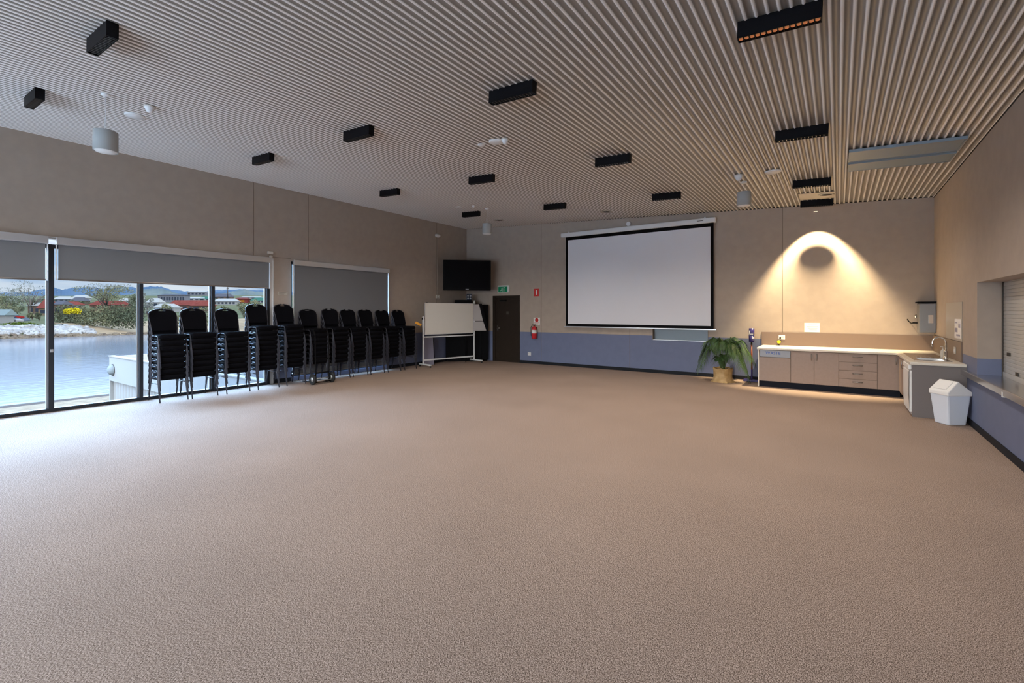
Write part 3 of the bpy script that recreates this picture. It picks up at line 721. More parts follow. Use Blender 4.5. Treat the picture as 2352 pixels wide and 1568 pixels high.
for a in (-.24,.24): cyl(bm,(a,-.1,0),(a,-.1,.012),.02); cyl(bm,(a,.1,0),(a,.1,.012),.02)
obj('foot',bm,M['rubber'],t)
t=thing('small_speaker','small glossy blue-grey speaker pair on the black electronics box','speaker',cm@Vector((.08,.17,2.031)),CA)
obj('case',bx(-.09,.09,-.06,.06,0,.20),mat('speaker_case',(.03,.035,.06),.3),t,bevel=.008)
bm=B()
for a,b in ((-.04,.05),(-.04,.14),(.04,.05),(.04,.14)): lathe(bm,[(0,0),(.03,0),(.03,.006),(.0,.012)],n=14,c=(a,b,0))
for v in bm.verts: v.co=Vector((v.co.x,-.06-v.co.z,v.co.y))
obj('driver',bm,M['alu'],t)
t=thing('glass_jar','small pale jar at the right end of the cabinet top','jar',cm@Vector((.24,.08,1.88))); bm=B(); lathe(bm,[(0,0),(.04,0),(.045,.02),(.045,.09),(.03,.11),(.03,.12),(0,.12)],n=16); obj('jar_body',bm,M['offwhite'],t)
bm=B(); lathe(bm,[(0,.12),(.034,.12),(.034,.14),(0,.14)],n=16); obj('lid',bm,M['alu'],t)
# second board: easel leaning right of the whiteboard
t=thing('flipchart_easel','slanted two-panel flipchart easel leaning behind the whiteboard','easel',(-9.70,12.0,0),math.radians(45))
tl=Matrix.Rotation(math.radians(-1.5),4,'X')@Matrix.Translation((0,.19,0))
bm=B()
def quad3(bm,pts,y0,y1,M=None):
    A=[bm.verts.new(M@Vector((x,y0,z))) for x,z in pts]; Bv=[bm.verts.new(M@Vector((x,y1,z))) for x,z in pts]
    bm.faces.new(A);bm.faces.new(Bv[::-1]); n=len(pts)
    for i in range(n): bm.faces.new([A[i],A[(i+1)%n],Bv[(i+1)%n],Bv[i]])
quad3(bm,[(-.6,1.34),(.16,1.34),(.03,1.88),(-.6,1.88)],-.29,-.27,tl); quad3(bm,[(-.6,1.02),(.27,1.02),(.165,1.325),(-.6,1.325)],-.29,-.27,tl); obj('panel',bm,M['boardgrey'] if False else mat('flip_panel',(.40,.36,.34),.5),t)
bm=B(); quad3(bm,[(.17,1.34),(.29,1.02),(.34,1.05),(.13,1.90),(.03,1.90)],-.28,-.25,tl); tube(bm,[(.12,-.04,.0),(.05,-.02,1.75)],.012); tube(bm,[(-.4,-.04,.0),(-.4,-.02,1.75)],.012); obj('easel_frame',bm,M['black'],t)
# folded boards leaning against wall under the whiteboard
t=thing('folded_panel','lavender grey folded panel leaning behind the left foot of whiteboard','panel',(-10.33,10.55,0),math.radians(82))
obj('panel_sheet',bx(-.33,.05,-.012,.012,0,.88,M=Matrix.Rotation(math.radians(-4),4,'X')),M['boardgrey'],t)
obj('panel_edge',bx(.055,.075,-.015,.015,0,.88,M=Matrix.Rotation(math.radians(-4),4,'X')),M['black'],t)
# orange board peeking out
t=tag(obj('orange_folder',bx(-.09,.10,-.006,.006,.0,.07,M=Matrix.Rotation(math.radians(28),4,'Y')),M['orange']),'orange folder edge sticking out left of the mobile whiteboard','folder'); t.location=(-10.42,10.0,1.25); t.rotation_euler=(0,0,math.radians(50))
# ------------------------------------------------------------------ television
tvc=far(1073,632,15.0); a=math.radians(42)
t=thing('television','large black flat television on a bracket high in the corner','television',tvc,a)
obj('tv_body',bx(-.76,.76,0,.09,-.485,.485),M['black'],t,bevel=.012)
obj('tv_screen',bx(-.70,.70,-.004,0,-.40,.43),M['screenblack'],t)
obj('tv_badge',bx(-.05,.05,-.003,-.0005,-.45,-.435),M['alu'],t)
bm=B(); box(bm,-.2,.2,.09,.12,-.2,.2); tube(bm,[(0,.12,0),(.12,.35,0),(0,.75,0)],.03); box(bm,-.15,.15,.75,.78,-.15,.15); obj('wall_bracket',bm,M['blackmetal'],t)
# ------------------------------------------------------------------ palm
t=thing('potted_palm','leafy green palm in a gold-brown wrapped pot beside the bench','plant',(-2.23,11.88,0))
bm=B(); n=40
prof=[(.255,0),(.235,.02),(.205,.06),(.195,.14),(.2,.22),(.205,.29),(.215,.315),(.205,.33),(.18,.31),(.175,.27)]
rings=[]
for i,(r,z) in enumerate(prof):
    rg=[]
    for k in range(n):
        th=2*PI*k/n; w=1+(.06*math.sin(5*th+1)+.035*math.sin(11*th))*(1.6 if z<.05 else .6)
        rg.append(bm.verts.new((r*w*math.cos(th),r*w*math.sin(th),z+(.012*math.sin(7*th) if z>.28 else 0))))
    rings.append(rg)
for A,Bb in zip(rings,rings[1:]):
    for k in range(n): f=bm.faces.new([A[k],A[(k+1)%n],Bb[(k+1)%n],Bb[k]]); f.smooth=True
bm.faces.new(rings[0][::-1]); obj('pot_wrap',bm,M['burlap'],t)
bm=B(); cyl(bm,(0,0,.25),(0,0,.285),.18,n=24); obj('soil',bm,M['soil'],t)
def frond(az,reach,top,droop,ln=22,seed=0):
    rnd=random.Random(seed); bm=B(); pts=[]
    for i in range(ln+1):
        s=i/ln
        x=.03+reach*(s**1.15); z=.28+(top-.28)*math.sin(min(1,s*1.55)*PI/2)-droop*max(0,s-.5)**1.6*3
        pts.append(Vector((x*math.cos(az),x*math.sin(az)+.04*math.sin(3*s+seed),z)))
    tube(bm,pts,.007,6,taper=.25,mi=1)
    for i in range(int(ln*.3),ln+1):
        s=i/ln; p=pts[i]; d=(pts[min(i+1,ln)]-pts[i-1]).normalized(); side=d.cross(Vector((0,0,1))).normalized()
        for q in (0,.5):
            for sg in (-1,1):
                L=(.22*math.sin(PI*min(1,(s-.22)*1.2))+.06)*rnd.uniform(.85,1.1)
                tip=p+(side*sg*.65+d*.6+Vector((0,0,-.62)))*L+Vector((rnd.uniform(-.015,.015),rnd.uniform(-.015,.015),0))
                midp=p+(side*sg*.62+d*.5+Vector((0,0,-.08)))*L*.5
                w=d*.011
                o=(pts[min(i+1,ln)]-p)*q
                v=[bm.verts.new(c) for c in (p+o-w*.4,midp+o-w,tip+o,midp+o+w,p+o+w*.4)]
                bm.faces.new([v[0],v[1],v[3],v[4]]); bm.faces.new([v[1],v[2],v[3]])
    return obj('frond',bm,[M['frond'],M['stalk']],t,fixn=False)
specs=[(-.2,.62,.98,.9),(.25,.66,1.0,1.0),(-.65,.55,.95,1.0),(.7,.4,1.05,.7),(3.3,.5,.97,.9),(2.8,.55,.85,1.1),(3.7,.56,.82,1.0),(4.3,.36,1.04,.45),(4.9,.28,1.0,.4),(5.5,.42,.95,.6),(-.1,.5,.72,.8),(.9,.35,1.02,.7),(2.2,.33,1.0,.7),(3.1,.35,1.0,.6),(5.1,.22,.66,.2),(4.5,.2,.6,.15),(-.35,.6,.85,1.3),(.1,.55,.82,1.4)]
for i,(az,re,tp,dp) in enumerate(specs): frond(az,re,tp,dp*.55,seed=i)
# ------------------------------------------------------------------ stick vacuum
t=thing('stick_vacuum','purple stick vacuum with orange-red wand leaning by the bench end','vacuum',(-1.67,12.30,0))
bm=B(); tube(bm,[(0,0,.09),(0,.01,.28)],.018,mi=1); tube(bm,[(0,.01,.28),(-.01,.04,.86)],.018,mi=0); tube(bm,[(-.01,.04,.86),(-.01,.05,.96)],.02,mi=2); obj('wand',bm,[M['copper'],M['purple'],M['ventdark']],t)
bm=B(); cyl(bm,(-.01,.03,.93),(-.01,.03,1.07),.055,.06); cyl(bm,(-.01,.05,1.09),(-.01,.05,1.25),.06,.058); box(bm,-.07,.04,.04,.09,1.0,1.2); obj('motor_body',bm,M['purple'],t)
bm=B(); box(bm,-.06,.03,-.03,-.015,1.11,1.125); box(bm,-.05,-.04,-.03,-.015,1.11,1.2); cyl(bm,(.035,-.03,1.03),(.035,-.045,1.03),.022); obj('dust_bin_trim',bm,M['white'],t)
bm=B(); box(bm,-.17,.14,-.08,.05,.0,.055); cyl(bm,(0,-.0,.05),(0,0,.10),.02); obj('floor_head',bm,M['purple'],t,bevel=.012)
# ------------------------------------------------------------------ ceiling things
def fixture(cx,cy,lit,label):
    t=thing('ceiling_light',label,'light',(cx,cy,zc(cx)-.008),0,'black box ceiling lights')
    t.rotation_euler=(0,math.atan(-SL),0)
    h=.295
    bm=B(); box(bm,-h,h,-.045,-.039,-.135,0); box(bm,-h,h,.039,.045,-.135,0); box(bm,-h,-h+.006,-.039,.039,-.135,0); box(bm,h-.006,h,-.039,.039,-.135,0); box(bm,-h+.006,h-.006,-.039,.039,-.06,0); obj('housing',bm,M['blackmetal'],t)
    bm=B()
    for k in range(1,14): x=-h+.006+(2*h-.012)*k/14; box(bm,x-.0035,x+.0035,-.039,.039,-.132,-.1)
    obj('louvre',bm,M['louvre'] if not lit else M['blackmetal'],t)
    bm=B()
    for k in range(14):
        x=-h+.006+(2*h-.012)*(k+.5)/14; lathe(bm,[(.016,-.13),(.018,-.1),(.008,-.075),(0,-.07)],n=12,c=(x,0,0))
    obj('reflector',bm,M['lampcell'] if lit else M['louvre'],t)
    return t
GX=[-8.36,-5.70,-2.99,-.39]; GY=[1.43,4.31,7.17,10.05]
names=[['far left edge of the photo','left, nearest the camera above the hanging drum lamp',None,None],
['left, above the long roller blind','centre left in the second row of the ceiling','centre of the ceiling, second row','nearest the right, large with orange glow'],
['left of centre over the lowered blind','centre, third row, beyond the white ceiling discs','above the left part of the projector screen side','right, beside the grey heater panels'],
['far left over the whiteboard corner','far row, left of the projector screen','far row, above the projector screen','far right, before the plate with the round vent']]
for j,y in enumerate(GY):
    for i,x in enumerate(GX):
        nm=names[j][i]
        if nm is None: continue
        fixture(x,y,(i==3 and j==1),'black slim box ceiling light, '+nm)
fx=fixture(-.375,11.965,False,'black slim box ceiling light tight against the back wall above the notice')
def pendant(cx,cy,label,drop,r,hh,lean=0):
    t=thing('pendant_lamp',label,'lamp',(cx,cy,zc(cx)-.01),0,'grey drum pendant lamps')
    bm=B(); lathe(bm,[(0,0),(.05,0),(.05,-.02),(.035,-.035),(0,-.035)],n=20); obj('ceiling_rose',bm,M['white'],t)
    bm=B(); tube(bm,[(0,0,-.03),(0,0,-drop*.62),(-.03,.0,-drop*.72),(-.035,0,-drop)],.003,6); tube(bm,[(0,0,-drop*.62),(.015,0,-drop+.02)],.003,6); obj('cord',bm,M['white'],t)
    bm=B(); lathe(bm,[(0,-drop),(r*.98,-drop),(r,-drop-.005),(r,-drop-hh),(r*.97,-drop-hh),(r*.97,-drop-hh+.02)],n=40); obj('lamp_shade',bm,M['shade'],t)
    bm=B(); lathe(bm,[(r*.96,-drop-hh+.012),(r*.8,-drop-hh-.006),(r*.4,-drop-hh-.016),(0,-drop-hh-.02)],n=40); obj('diffuser',bm,M['diff'],t)
    return t
# ------------- sizes follow the photo: 0.36 m drum
pendant(-7.52,1.92,'grey drum pendant lamp hanging at upper left near the window',.475,.124,.25)
pendant(-7.62,9.81,'small-looking grey drum pendant lamp hanging near the television corner',.41,.124,.27)
pendant(-1.45,9.71,'grey drum pendant lamp hanging right of the projector screen',.20,.124,.255)
def disc(cx,cy,r,label,name='ceiling_speaker',cat='speaker',hh=.02):
    t=thing(name,label,cat,(cx,cy,zc(cx)-.009),0)
    bm=B(); lathe(bm,[(0,0),(r,0),(r,-hh*.5),(r*.9,-hh),(0,-hh*1.15)],n=28); obj('disc_cover',bm,M['white'],t)
    bm=B(); lathe(bm,[(r*.80,-hh*1.08),(r*.82,-hh*1.2),(r*.84,-hh*1.06)],n=28); obj('rim_ring',bm,M['offwhite'],t)
def smoke(cx,cy,label,s=1):
    t=thing('smoke_detector',label,'smoke detector',(cx,cy,zc(cx)-.009),0)
    bm=B(); lathe(bm,[(0,0),(.06*s,0),(.06*s,-.015*s),(0,-.015*s)],n=20); obj('base_plate',bm,M['offwhite'],t)
    bm=B(); lathe(bm,[(.05*s,-.015*s),(.052*s,-.03*s),(.035*s,-.05*s),(.035*s,-.06*s),(.02*s,-.075*s),(0,-.08*s)],n=20); obj('sensor_head',bm,M['white'],t)
disc(-8.11,2.39,.12,'white round ceiling speaker at left beside the drum lamp')
smoke(-7.5,2.37,'white smoke detector just right of the left ceiling speaker',1.15)
disc(-4.24,5.68,.11,'white round ceiling speaker in the middle of the ceiling')
disc(-4.53,5.69,.06,'small white ceiling disc left of the middle speaker','ceiling_sensor','sensor')
smoke(-4.06,5.66,'white smoke detector touching the middle ceiling speaker on its right',1)
smoke(-1.46,9.2,'white smoke detector above the right drum lamp',1.3)
disc(-.92,9.2,.13,'white round ceiling speaker right of the right drum lamp')
disc(-8.21,9.35,.10,'faint round ceiling speaker near the television corner')
smoke(-7.72,9.37,'small white detector beside the far drum lamp',.8)
def vent(cx,cy,label,z=None,r=.17):
    t=thing('ceiling_vent',label,'vent',(cx,cy,(zc(cx)-.012) if z is None else z),0); t.rotation_euler=(0,math.atan(-SL),0)
    bm=B(); lathe(bm,[(r*.75,.0),(r,0),(r,-.006),(r*.85,-.014),(r*.75,-.008)],n=28); obj('vent_ring',bm,M['vent'],t)
    bm=B(); lathe(bm,[(0,-.002),(r*.75,-.002)],n=28); lathe(bm,[(0,-.02),(r*.5,-.012),(r*.5,-.006)],n=28); obj('vent_core',bm,M['ventdark'],t)
vent(-8.41,11.4,'dark round ceiling vent in the far left corner')
vent(-4.95,11.45,'dark round ceiling vent above the left end of the projector screen')
t=thing('vent_plate','smooth cream ceiling plate between two black lights at the far right','panel',(-.36,11.62,zc(-.36)-.012)); t.rotation_euler=(0,math.atan(-SL),0)
obj('plate_sheet',bx(-.31,.31,-.42,.20,-.006,0),M['vent'],t)
vent(-.20,11.42,'round vent set in the smooth plate at the far right of the ceiling',z=zc(-.2)-.021,r=.14)
for k,(y0,y1,lab) in enumerate(((8.42,8.98,'grey flat heater panel on the ceiling, nearer of the pair'),(9.10,9.58,'grey flat heater panel on the ceiling, farther of the pair'))):
    t=thing('heater_panel',lab,'heater',(.76,(y0+y1)/2,zc(.76)-.0153),0,'grey ceiling heater panels'); t.rotation_euler=(0,math.atan(-SL),0)
    h=(y1-y0)/2
    obj('panel_face',bx(-.61,.61,-h+.02,h-.02,-.035,-.02),M['acpanel'],t)
    bm=B(); box(bm,-.63,.63,-h,-h+.02,-.04,0); box(bm,-.63,.63,h-.02,h,-.04,0); box(bm,-.63,-.61,-h+.02,h-.02,-.04,0); box(bm,.61,.63,-h+.02,h-.02,-.04,0); obj('panel_rim',bm,M['acpanel'],t)
# ------------------------------------------------------------------ outside
INSIDE=set(m.name for m in D.materials)-{'white_sheet_metal'}
M['deck']=mat('roof_membrane',(.22,.23,.25),.7); M['dome']=mat('lamp_dome',(.55,.66,.75),.5)
def grid_terrain(name,label,fx,xs,ys,m,kind=None,cat='ground'):
    bm=B(); vs=[[bm.verts.new((x,y,fx(x,y))) for y in ys] for x in xs]
    for i in range(len(xs)-1):
        for j in range(len(ys)-1):
            f=bm.faces.new([vs[i][j],vs[i+1][j],vs[i+1][j+1],vs[i][j+1]]); f.smooth=True
    o=obj(name,bm,m); tag(o,label,cat,kind=kind); return o
def lin(a,b,n): return [a+(b-a)*i/n for i in range(n+1)]
def water_mat():
    m=D.materials.new('river_water'); m.use_nodes=True; nt=m.node_tree; b=nt.nodes['Principled BSDF']; N=nt.nodes.new;L=nt.links.new
    b.inputs['Base Color'].default_value=(.20,.215,.26,1); b.inputs['Roughness'].default_value=.08; b.inputs['IOR'].default_value=1.33; b.inputs['Specular IOR Level'].default_value=.06
    tc=N('ShaderNodeTexCoord'); mp=N('ShaderNodeMapping'); mp.inputs['Scale'].default_value=(1,.35,1); n=N('ShaderNodeTexNoise'); n.inputs['Scale'].default_value=1.6; n.inputs['Detail'].default_value=5
    L(tc.outputs['Object'],mp.inputs[0]); L(mp.outputs[0],n.inputs['Vector']); bp=N('ShaderNodeBump'); bp.inputs['Strength'].default_value=.25; bp.inputs['Distance'].default_value=.04
    L(n.outputs['Fac'],bp.inputs['Height']); L(bp.outputs[0],b.inputs['Normal']); return m
EXT=.19   # outside colours scaled darker, standing in for a lower exposure of the view
M['sand']=mat('sand',(.42,.35,.27),.9,noise=.2,nscale=2,detail=6)
M['bankmud']=mat('bank_mud',(.075,.06,.048),.9,noise=.4,nscale=1.2,detail=8)
M['grass']=mat('grass',(.10,.11,.065),.9,col2=(.14,.14,.09),nscale=.05,detail=6)
M['leaf1']=mat('leaf_dark',(.07,.09,.065),.8,col2=(.12,.14,.09),nscale=.8)
M['leaf2']=mat('leaf_olive',(.11,.125,.08),.8,col2=(.19,.195,.12),nscale=.8)
M['leaf3']=mat('leaf_grey',(.15,.175,.18),.8,col2=(.23,.25,.24),nscale=.8)
M['flower']=mat('yellow_blossom',(.6,.5,.02),.8)
M['bark']=mat('bark',(.11,.10,.095),.9,noise=.3,nscale=3)
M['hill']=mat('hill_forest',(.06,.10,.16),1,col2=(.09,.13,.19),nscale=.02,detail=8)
M['rockw']=mat('pale_rock',(.42,.43,.45),.85,col2=(.25,.25,.27),nscale=.6)
M['rockb']=mat('brown_rock',(.13,.105,.09),.9,col2=(.20,.165,.13),nscale=.6)
M['road']=mat('road',(.09,.10,.115),.9)
grid_terrain('near_beach','sandy strip of beach below the windows before the river','' and None or (lambda x,y:-3.1 if x>-33.5+.0 else -3.1-.25*(min(4,(-33.5-x)/2))),[-60,-42,-40,-38,-37,-36,-35,-34,-33,-30,-20,-10,60],lin(-60,140,20),M['sand'])
tag(obj('river',bx(-150,-35.2,-400,500,-3.4,-3.2),water_mat()),'wide pale blue river with fine ripples outside the windows','river')
ZT_=[(60,-1),(95,-1.0),(115,-.95),(150,-.3),(200,1.0),(260,5.5),(330,9.5),(480,18),(620,22),(1500,26)]
def zt_(dp):
    for (a,b),(c,d_) in zip(ZT_,ZT_[1:]):
        if dp<=c: return b+(d_-b)*max(0,(dp-a))/(c-a)
    return ZT_[-1][1]
def ground_distance(y):      # how far away the ground is that shows at picture height y
    a,b=95.,480.
    for _ in range(30):
        m_=(a+b)/2
        if HZ-(zt_(m_)-CH)/m_*F_PX>y: a=m_
        else: b=m_
    return a
def land(x,y):
    d=-119-x-3*math.sin(y*.05)
    if d<0: return -3.6
    k=1 if y<26 else max(0,1-(y-26)/14)
    z=-3.4+min(1,d/3)*(1.15*k+.35*(1-k))
    z+=min(1,max(0,(d-4)/6))*(1.25*k+.55*(1-k))
    dp=x*FW.x+y*FW.y
    u=min(1,max(0,(d-8)/14)); u=u*u*(3-2*u)
    z=z*(1-u)+zt_(max(95,dp))*u
    return z+.05*math.sin(x*1.3)*math.cos(y*.9)
grid_terrain('far_bank','grassy far bank rising from the river to the houses',land,[-112,-118,-119,-120,-121,-122,-123,-124,-126,-128,-130,-133,-137,-142,-150,-160,-160,-170,-180,-190,-200,-212,-225,-240,-260,-290,-320,-370,-420,-500,-600,-800,-1000],lin(-200,600,130),[M['grass']])
def beachm(x,y): return land(x,y)+.06
bm=B()
xs=[-117,-119,-120,-121,-122,-123,-124,-126,-128,-130,-133,-137,-141,-144]; ys=lin(27,200,60)
vs=[[bm.verts.new((x,y,land(x,y)+.12)) for y in ys] for x in xs]
for i in range(len(xs)-1):
    for j in range(len(ys)-1): bm.faces.new([vs[i][j],vs[i+1][j],vs[i+1][j+1],vs[i][j+1]])
tag(obj('far_beach',bm,mat('tan_beach',(.38,.29,.20),.95,col2=(.27,.21,.15),nscale=.5,detail=6)),'tan sandy beach on the far bank right of the pale rocks','beach')
def rocks(name,label,x0,x1,y0,y1,n,s0,s1,m,zoff=0):
    bm=B(); rnd=random.Random(n)
    for _ in range(n):
        x=rnd.uniform(x0,x1); y=rnd.uniform(y0,y1); s=rnd.uniform(s0,s1)
        mtx=Matrix.Translation((x,y,land(x,y)+s*.25+zoff))@Matrix.Rotation(rnd.uniform(0,3),4,'Z')@Matrix.Rotation(rnd.uniform(-.5,.5),4,'X')@Matrix.Diagonal((s*rnd.uniform(.8,1.4),s*rnd.uniform(.8,1.4),s*rnd.uniform(.6,.9),1))
        r=bmesh.ops.create_icosphere(bm,subdivisions=1,radius=.6,matrix=mtx)
    tag(obj(name,bm,m),label,'rocks',kind='stuff')
rocks('pale_boulders','bank of pale grey boulders lining the far shore at left',-129.5,-123,-12,30,1500,.5,.95,M['rockw'])
rocks('shore_stones','band of brown stones along the waterline of the far shore',-123,-118.8,-12,40,1300,.35,.8,M['rockb'])
# trees
def tree(x,y,dep,wpx,hpx,label,m,trunkpx=10,seed=0,name='gum_tree',nl=900,flat=.5,group=None,sparse=1.0,bm_mats=None):
    dep=ground_distance(y) if 'tree' in name or y>735 else dep; dep=(ground_distance(742)-5 if m==M['flower'] else dep); base=far(x,y,dep); s=dep/F_PX; W=wpx*s; H=hpx*s; rnd=random.Random(seed)
    t=thing(name,label,'tree' if 'tree' in name else 'shrub',base,0,group)
    tr=trunkpx*s
    if 'tree' in name:
        bm=B(); tube(bm,[(0,0,-3),(0,0,tr*.6),(W*.03,0,tr+H*.3)],max(.12,W*.025),8,taper=.5)
        for k in range(7):
            a=rnd.uniform(0,2*PI); r=W*.36*rnd.uniform(.5,1)
            tube(bm,[(0,0,tr*rnd.uniform(.4,.8)),(r*.4*math.cos(a),r*.4*math.sin(a),tr+H*.25),(r*math.cos(a),r*math.sin(a),tr+H*rnd.uniform(.4,.8))],max(.06,W*.011),6,taper=.4)
        obj('trunk',bm,M['bark'],t)
    bm=B()
    nb=max(5,int(9*sparse)); blobs=[]
    for k in range(nb):
        a=rnd.uniform(0,2*PI); r=W*.36*math.sqrt(rnd.random()); zz=tr+H*(.15+.7*rnd.random()); blobs.append((r*math.cos(a),r*math.sin(a),zz,W*rnd.uniform(.12,.22),H*rnd.uniform(.12,.24)*(.6+flat)))
    if 'tree' not in name: blobs=[(W*(k/(nb-1)-.5)*.8*RT.x,W*(k/(nb-1)-.5)*.8*RT.y,H*rnd.uniform(.25,.45),W*.16,H*.55) for k in range(nb)]
    ls=max(.12,.85*s); nl=int(nl*1.5)
    for k in range(nl):
        bx_,by_,bz_,rw,rh=rnd.choice(blobs)
        th=rnd.uniform(0,2*PI); ph=math.acos(rnd.uniform(-1,1)); rr=rnd.uniform(.6,1)
        c=Vector((bx_+rw*rr*math.sin(ph)*math.cos(th),by_+rw*rr*math.sin(ph)*math.sin(th),bz_+rh*rr*math.cos(ph)))
        u=Vector((rnd.gauss(0,1),rnd.gauss(0,1),rnd.gauss(0,1))).normalized(); v=u.cross(Vector((rnd.gauss(0,1),rnd.gauss(0,1),rnd.gauss(0,1)))).normalized()
        l=ls*rnd.uniform(.7,1.6)
        f=bm.faces.new([bm.verts.new(c+p) for p in (-u*l-v*l*.6,u*l-v*l*.5,u*l*.8+v*l*.6,-u*l*.7+v*l*.5)])
    obj('foliage',bm,m,t,fixn=False)
    return t
G='trees on the far bank'
tree(70,722,170,105,62,'wide grey-green gum tree on the far bank at left, crown against the sky',M['leaf3'],18,1,group=G,nl=1000,sparse=1.3)
tree(10,728,150,60,50,'olive tree behind the white shed at the far left',M['leaf2'],4,2,group=G,nl=900)
tree(38,726,165,36,34,'dark dense tree beside the parked cars at left',M['leaf1'],3,3,group=G,nl=700)
tree(74,735,150,22,20,'small olive tree on the grass left of the window mullion',M['leaf2'],3,4,group=G,nl=500)
tree(90,737,150,14,18,'small dark tree closest to the window mullion',M['leaf1'],2,44,group=G,nl=400)
tree(245,720,150,120,40,'spreading gum tree in the second pane with thick grey trunk',M['leaf2'],24,5,group=G,nl=1500,sparse=1.4)
tree(240,716,160,100,24,'pale airy gum crown above the spreading gum in second pane',M['leaf3'],45,55,group=G,nl=500,sparse=1.2)
tree(308,722,165,40,46,'tall grey-green tree at the right side of the second pane',M['leaf1'],4,6,group=G,nl=800)
tree(338,726,160,30,50,'grey tree at the left edge of the third pane',M['leaf3'],4,7,group=G,nl=700)
tree(370,722,160,40,22,'olive tree behind the leftmost chair stack',M['leaf2'],3,8,group=G,nl=600)
tree(566,738,165,64,44,'broad olive tree in the last pane behind the chairs',M['leaf2'],4,9,group=G,nl=1300)
tree(510,736,175,44,30,'green tree in the last pane beside the mullion',M['leaf1'],4,10,group=G,nl=800)
tree(604,735,170,36,36,'dark tree at the right end of the last pane',M['leaf1'],4,11,group=G,nl=700)
tree(118,722,150,30,26,'olive tree just right of the window mullion behind the houses',M['leaf2'],4,21,group=G,nl=500)
tree(190,704,150,60,14,'low dark trees between the two red-roofed houses',M['leaf1'],3,22,group=G,nl=600)
tree(100,704,150,60,18,'dark trees behind the brown house at left',M['leaf1'],3,23,group=G,nl=600)
tree(20,706,150,90,24,'row of grey-green trees high behind the white shed',M['leaf1'],3,24,group=G,nl=900)
tree(320,700,150,50,16,'distant trees on the slope by the third mullion',M['leaf1'],3,25,group=G,nl=500)
tree(480,722,150,50,14,'trees under the brick gable end',M['leaf2'],3,26,group=G,nl=500)
G='shrubs on the far bank'
tree(160,742,142,76,44,'green shrubbery at the left of the second pane',M['leaf1'],0,12,'shrub_clump',nl=1500,group=G)
tree(225,743,142,96,48,'mid green shrub belt under the spreading gum tree',M['leaf2'],0,13,'shrub_clump',nl=1900,group=G)
tree(290,743,142,80,50,'dark green shrub belt at the right of the second pane',M['leaf1'],0,14,'shrub_clump',nl=1800,group=G)
tree(166,718,120,36,12,'yellow flowering shrub before the red-roofed house',M['flower'],0,15,'shrub_clump',nl=350,group=G)
tree(46,748,138,70,8,'low bright green weeds above the pale boulders',mat('weeds',(.07,.11,.02),.9),0,16,'shrub_clump',nl=400,group=G)
tree(440,745,160,120,26,'shrub belt behind the second chair stack on the far bank',M['leaf2'],0,17,'shrub_clump',nl=1000,group=G)
# houses
def house(x0,x1,yb,yw,yr,dep,wall,roof,label,hip=True,depth=4,rot=0,wins=3,name='house',wincol=None):
    """x0,x1 direction span; yb base, yw eaves, yr ridge"""
    dep=ground_distance(yb); s=dep/F_PX; c=far((x0+x1)/2,yb,dep); W=(x1-x0)*s; hw=(yb-yw)*s; hr=(yw-yr)*s
    t=thing(name,label,'building',c,TH+rot,'houses across the river' if name=='house' else None)
    obj('walls',bx(-W/2,W/2,0,depth,-6,hw),wall,t)
    bm=B(); e=.5; ins=min(W*.25,depth*.5) if hip else 0
    lo=[(-W/2-e,-e,hw),(W/2+e,-e,hw),(W/2+e,depth+e,hw),(-W/2-e,depth+e,hw)]
    r=[(-W/2-e+ins,depth/2,hw+hr),(W/2+e-ins,depth/2,hw+hr)]
    L_=[bm.verts.new(p) for p in lo]; a,b=[bm.verts.new(p) for p in r]
    bm.faces.new(L_[::-1]); bm.faces.new([L_[0],L_[1],b,a]); bm.faces.new([L_[2],L_[3],a,b]); bm.faces.new([L_[1],L_[2],b]); bm.faces.new([L_[3],L_[0],a])
    obj('roof',bm,roof,t)
    wm=wincol or M['wing']
    for k in range(wins):
        xx=-W/2+W*(k+.5)/wins; ww=W/wins*.28
        obj('window',bx(xx-ww,xx+ww,-.06,-.0,hw*.3,hw*.78),wm,t)
    return t
M['wing']=mat('house_window',(.03,.04,.06),.2)
wr=mat('roof_red',(.16,.045,.04),.8,noise=.15,nscale=1); ww=mat('wall_white_house',(.22,.23,.24),.8); gr=mat('roof_grey',(.08,.085,.11),.8); wb_=mat('brick_house',(.10,.075,.06),.9,noise=.15,nscale=1.5)
wt=mat('roof_white',(.30,.31,.32),.6); gn=mat('roof_green',(.04,.12,.10),.7); wg=mat('wall_greyblue',(.13,.14,.17),.8); og=mat('wall_orange',(.28,.12,.02),.8); pk=mat('brick_pink',(.15,.085,.07),.9)
house(-22,11,742,724,710,150,ww,mat('boat_roof',(.17,.22,.24),.7),'white shed with pale blue roof at the far left of the shore',False,wins=0,depth=2)
house(64,108,722,702,694,205,wb_,wt,'brown house with balcony behind the trees left of the mullion',wins=3)
house(88,110,724,708,686,215,mat('tan',(.17,.13,.09),.9),wr,'tan brick house with red tiles beside the mullion',wins=1)
house(122,142,724,699,690,200,wb_,gr,'brick and blue-grey house right of the mullion',wins=1)
house(138,177,712,700,692,200,mat('cream',(.2,.2,.17),.8),wr,'low house with bright red roof in the second pane',wins=3)
house(160,192,700,691,682,260,wb_,gr,'grey-roofed house above the bright red roof',wins=2)
house(164,198,690,684,677,330,ww,wt,'distant white-roofed building high in the second pane',wins=3)
house(122,160,694,687,680,320,wg,wt,'pale blue-grey roofs at the left of the second pane',wins=3)
house(206,282,718,700,690,190,pk,wr,'wide pink brick house with red roof behind the spreading gum',wins=5)
house(272,294,700,692,684,240,ww,wt,'small white house right of the spreading gum',wins=2)
house(362,424,694,678,675,260,wg,gr,'large flat grey building with tall windows in third pane',hip=True,wins=10,depth=5)
house(336,364,706,694,684,230,ww,wt,'white-roofed house beside the flat grey building',wins=2)
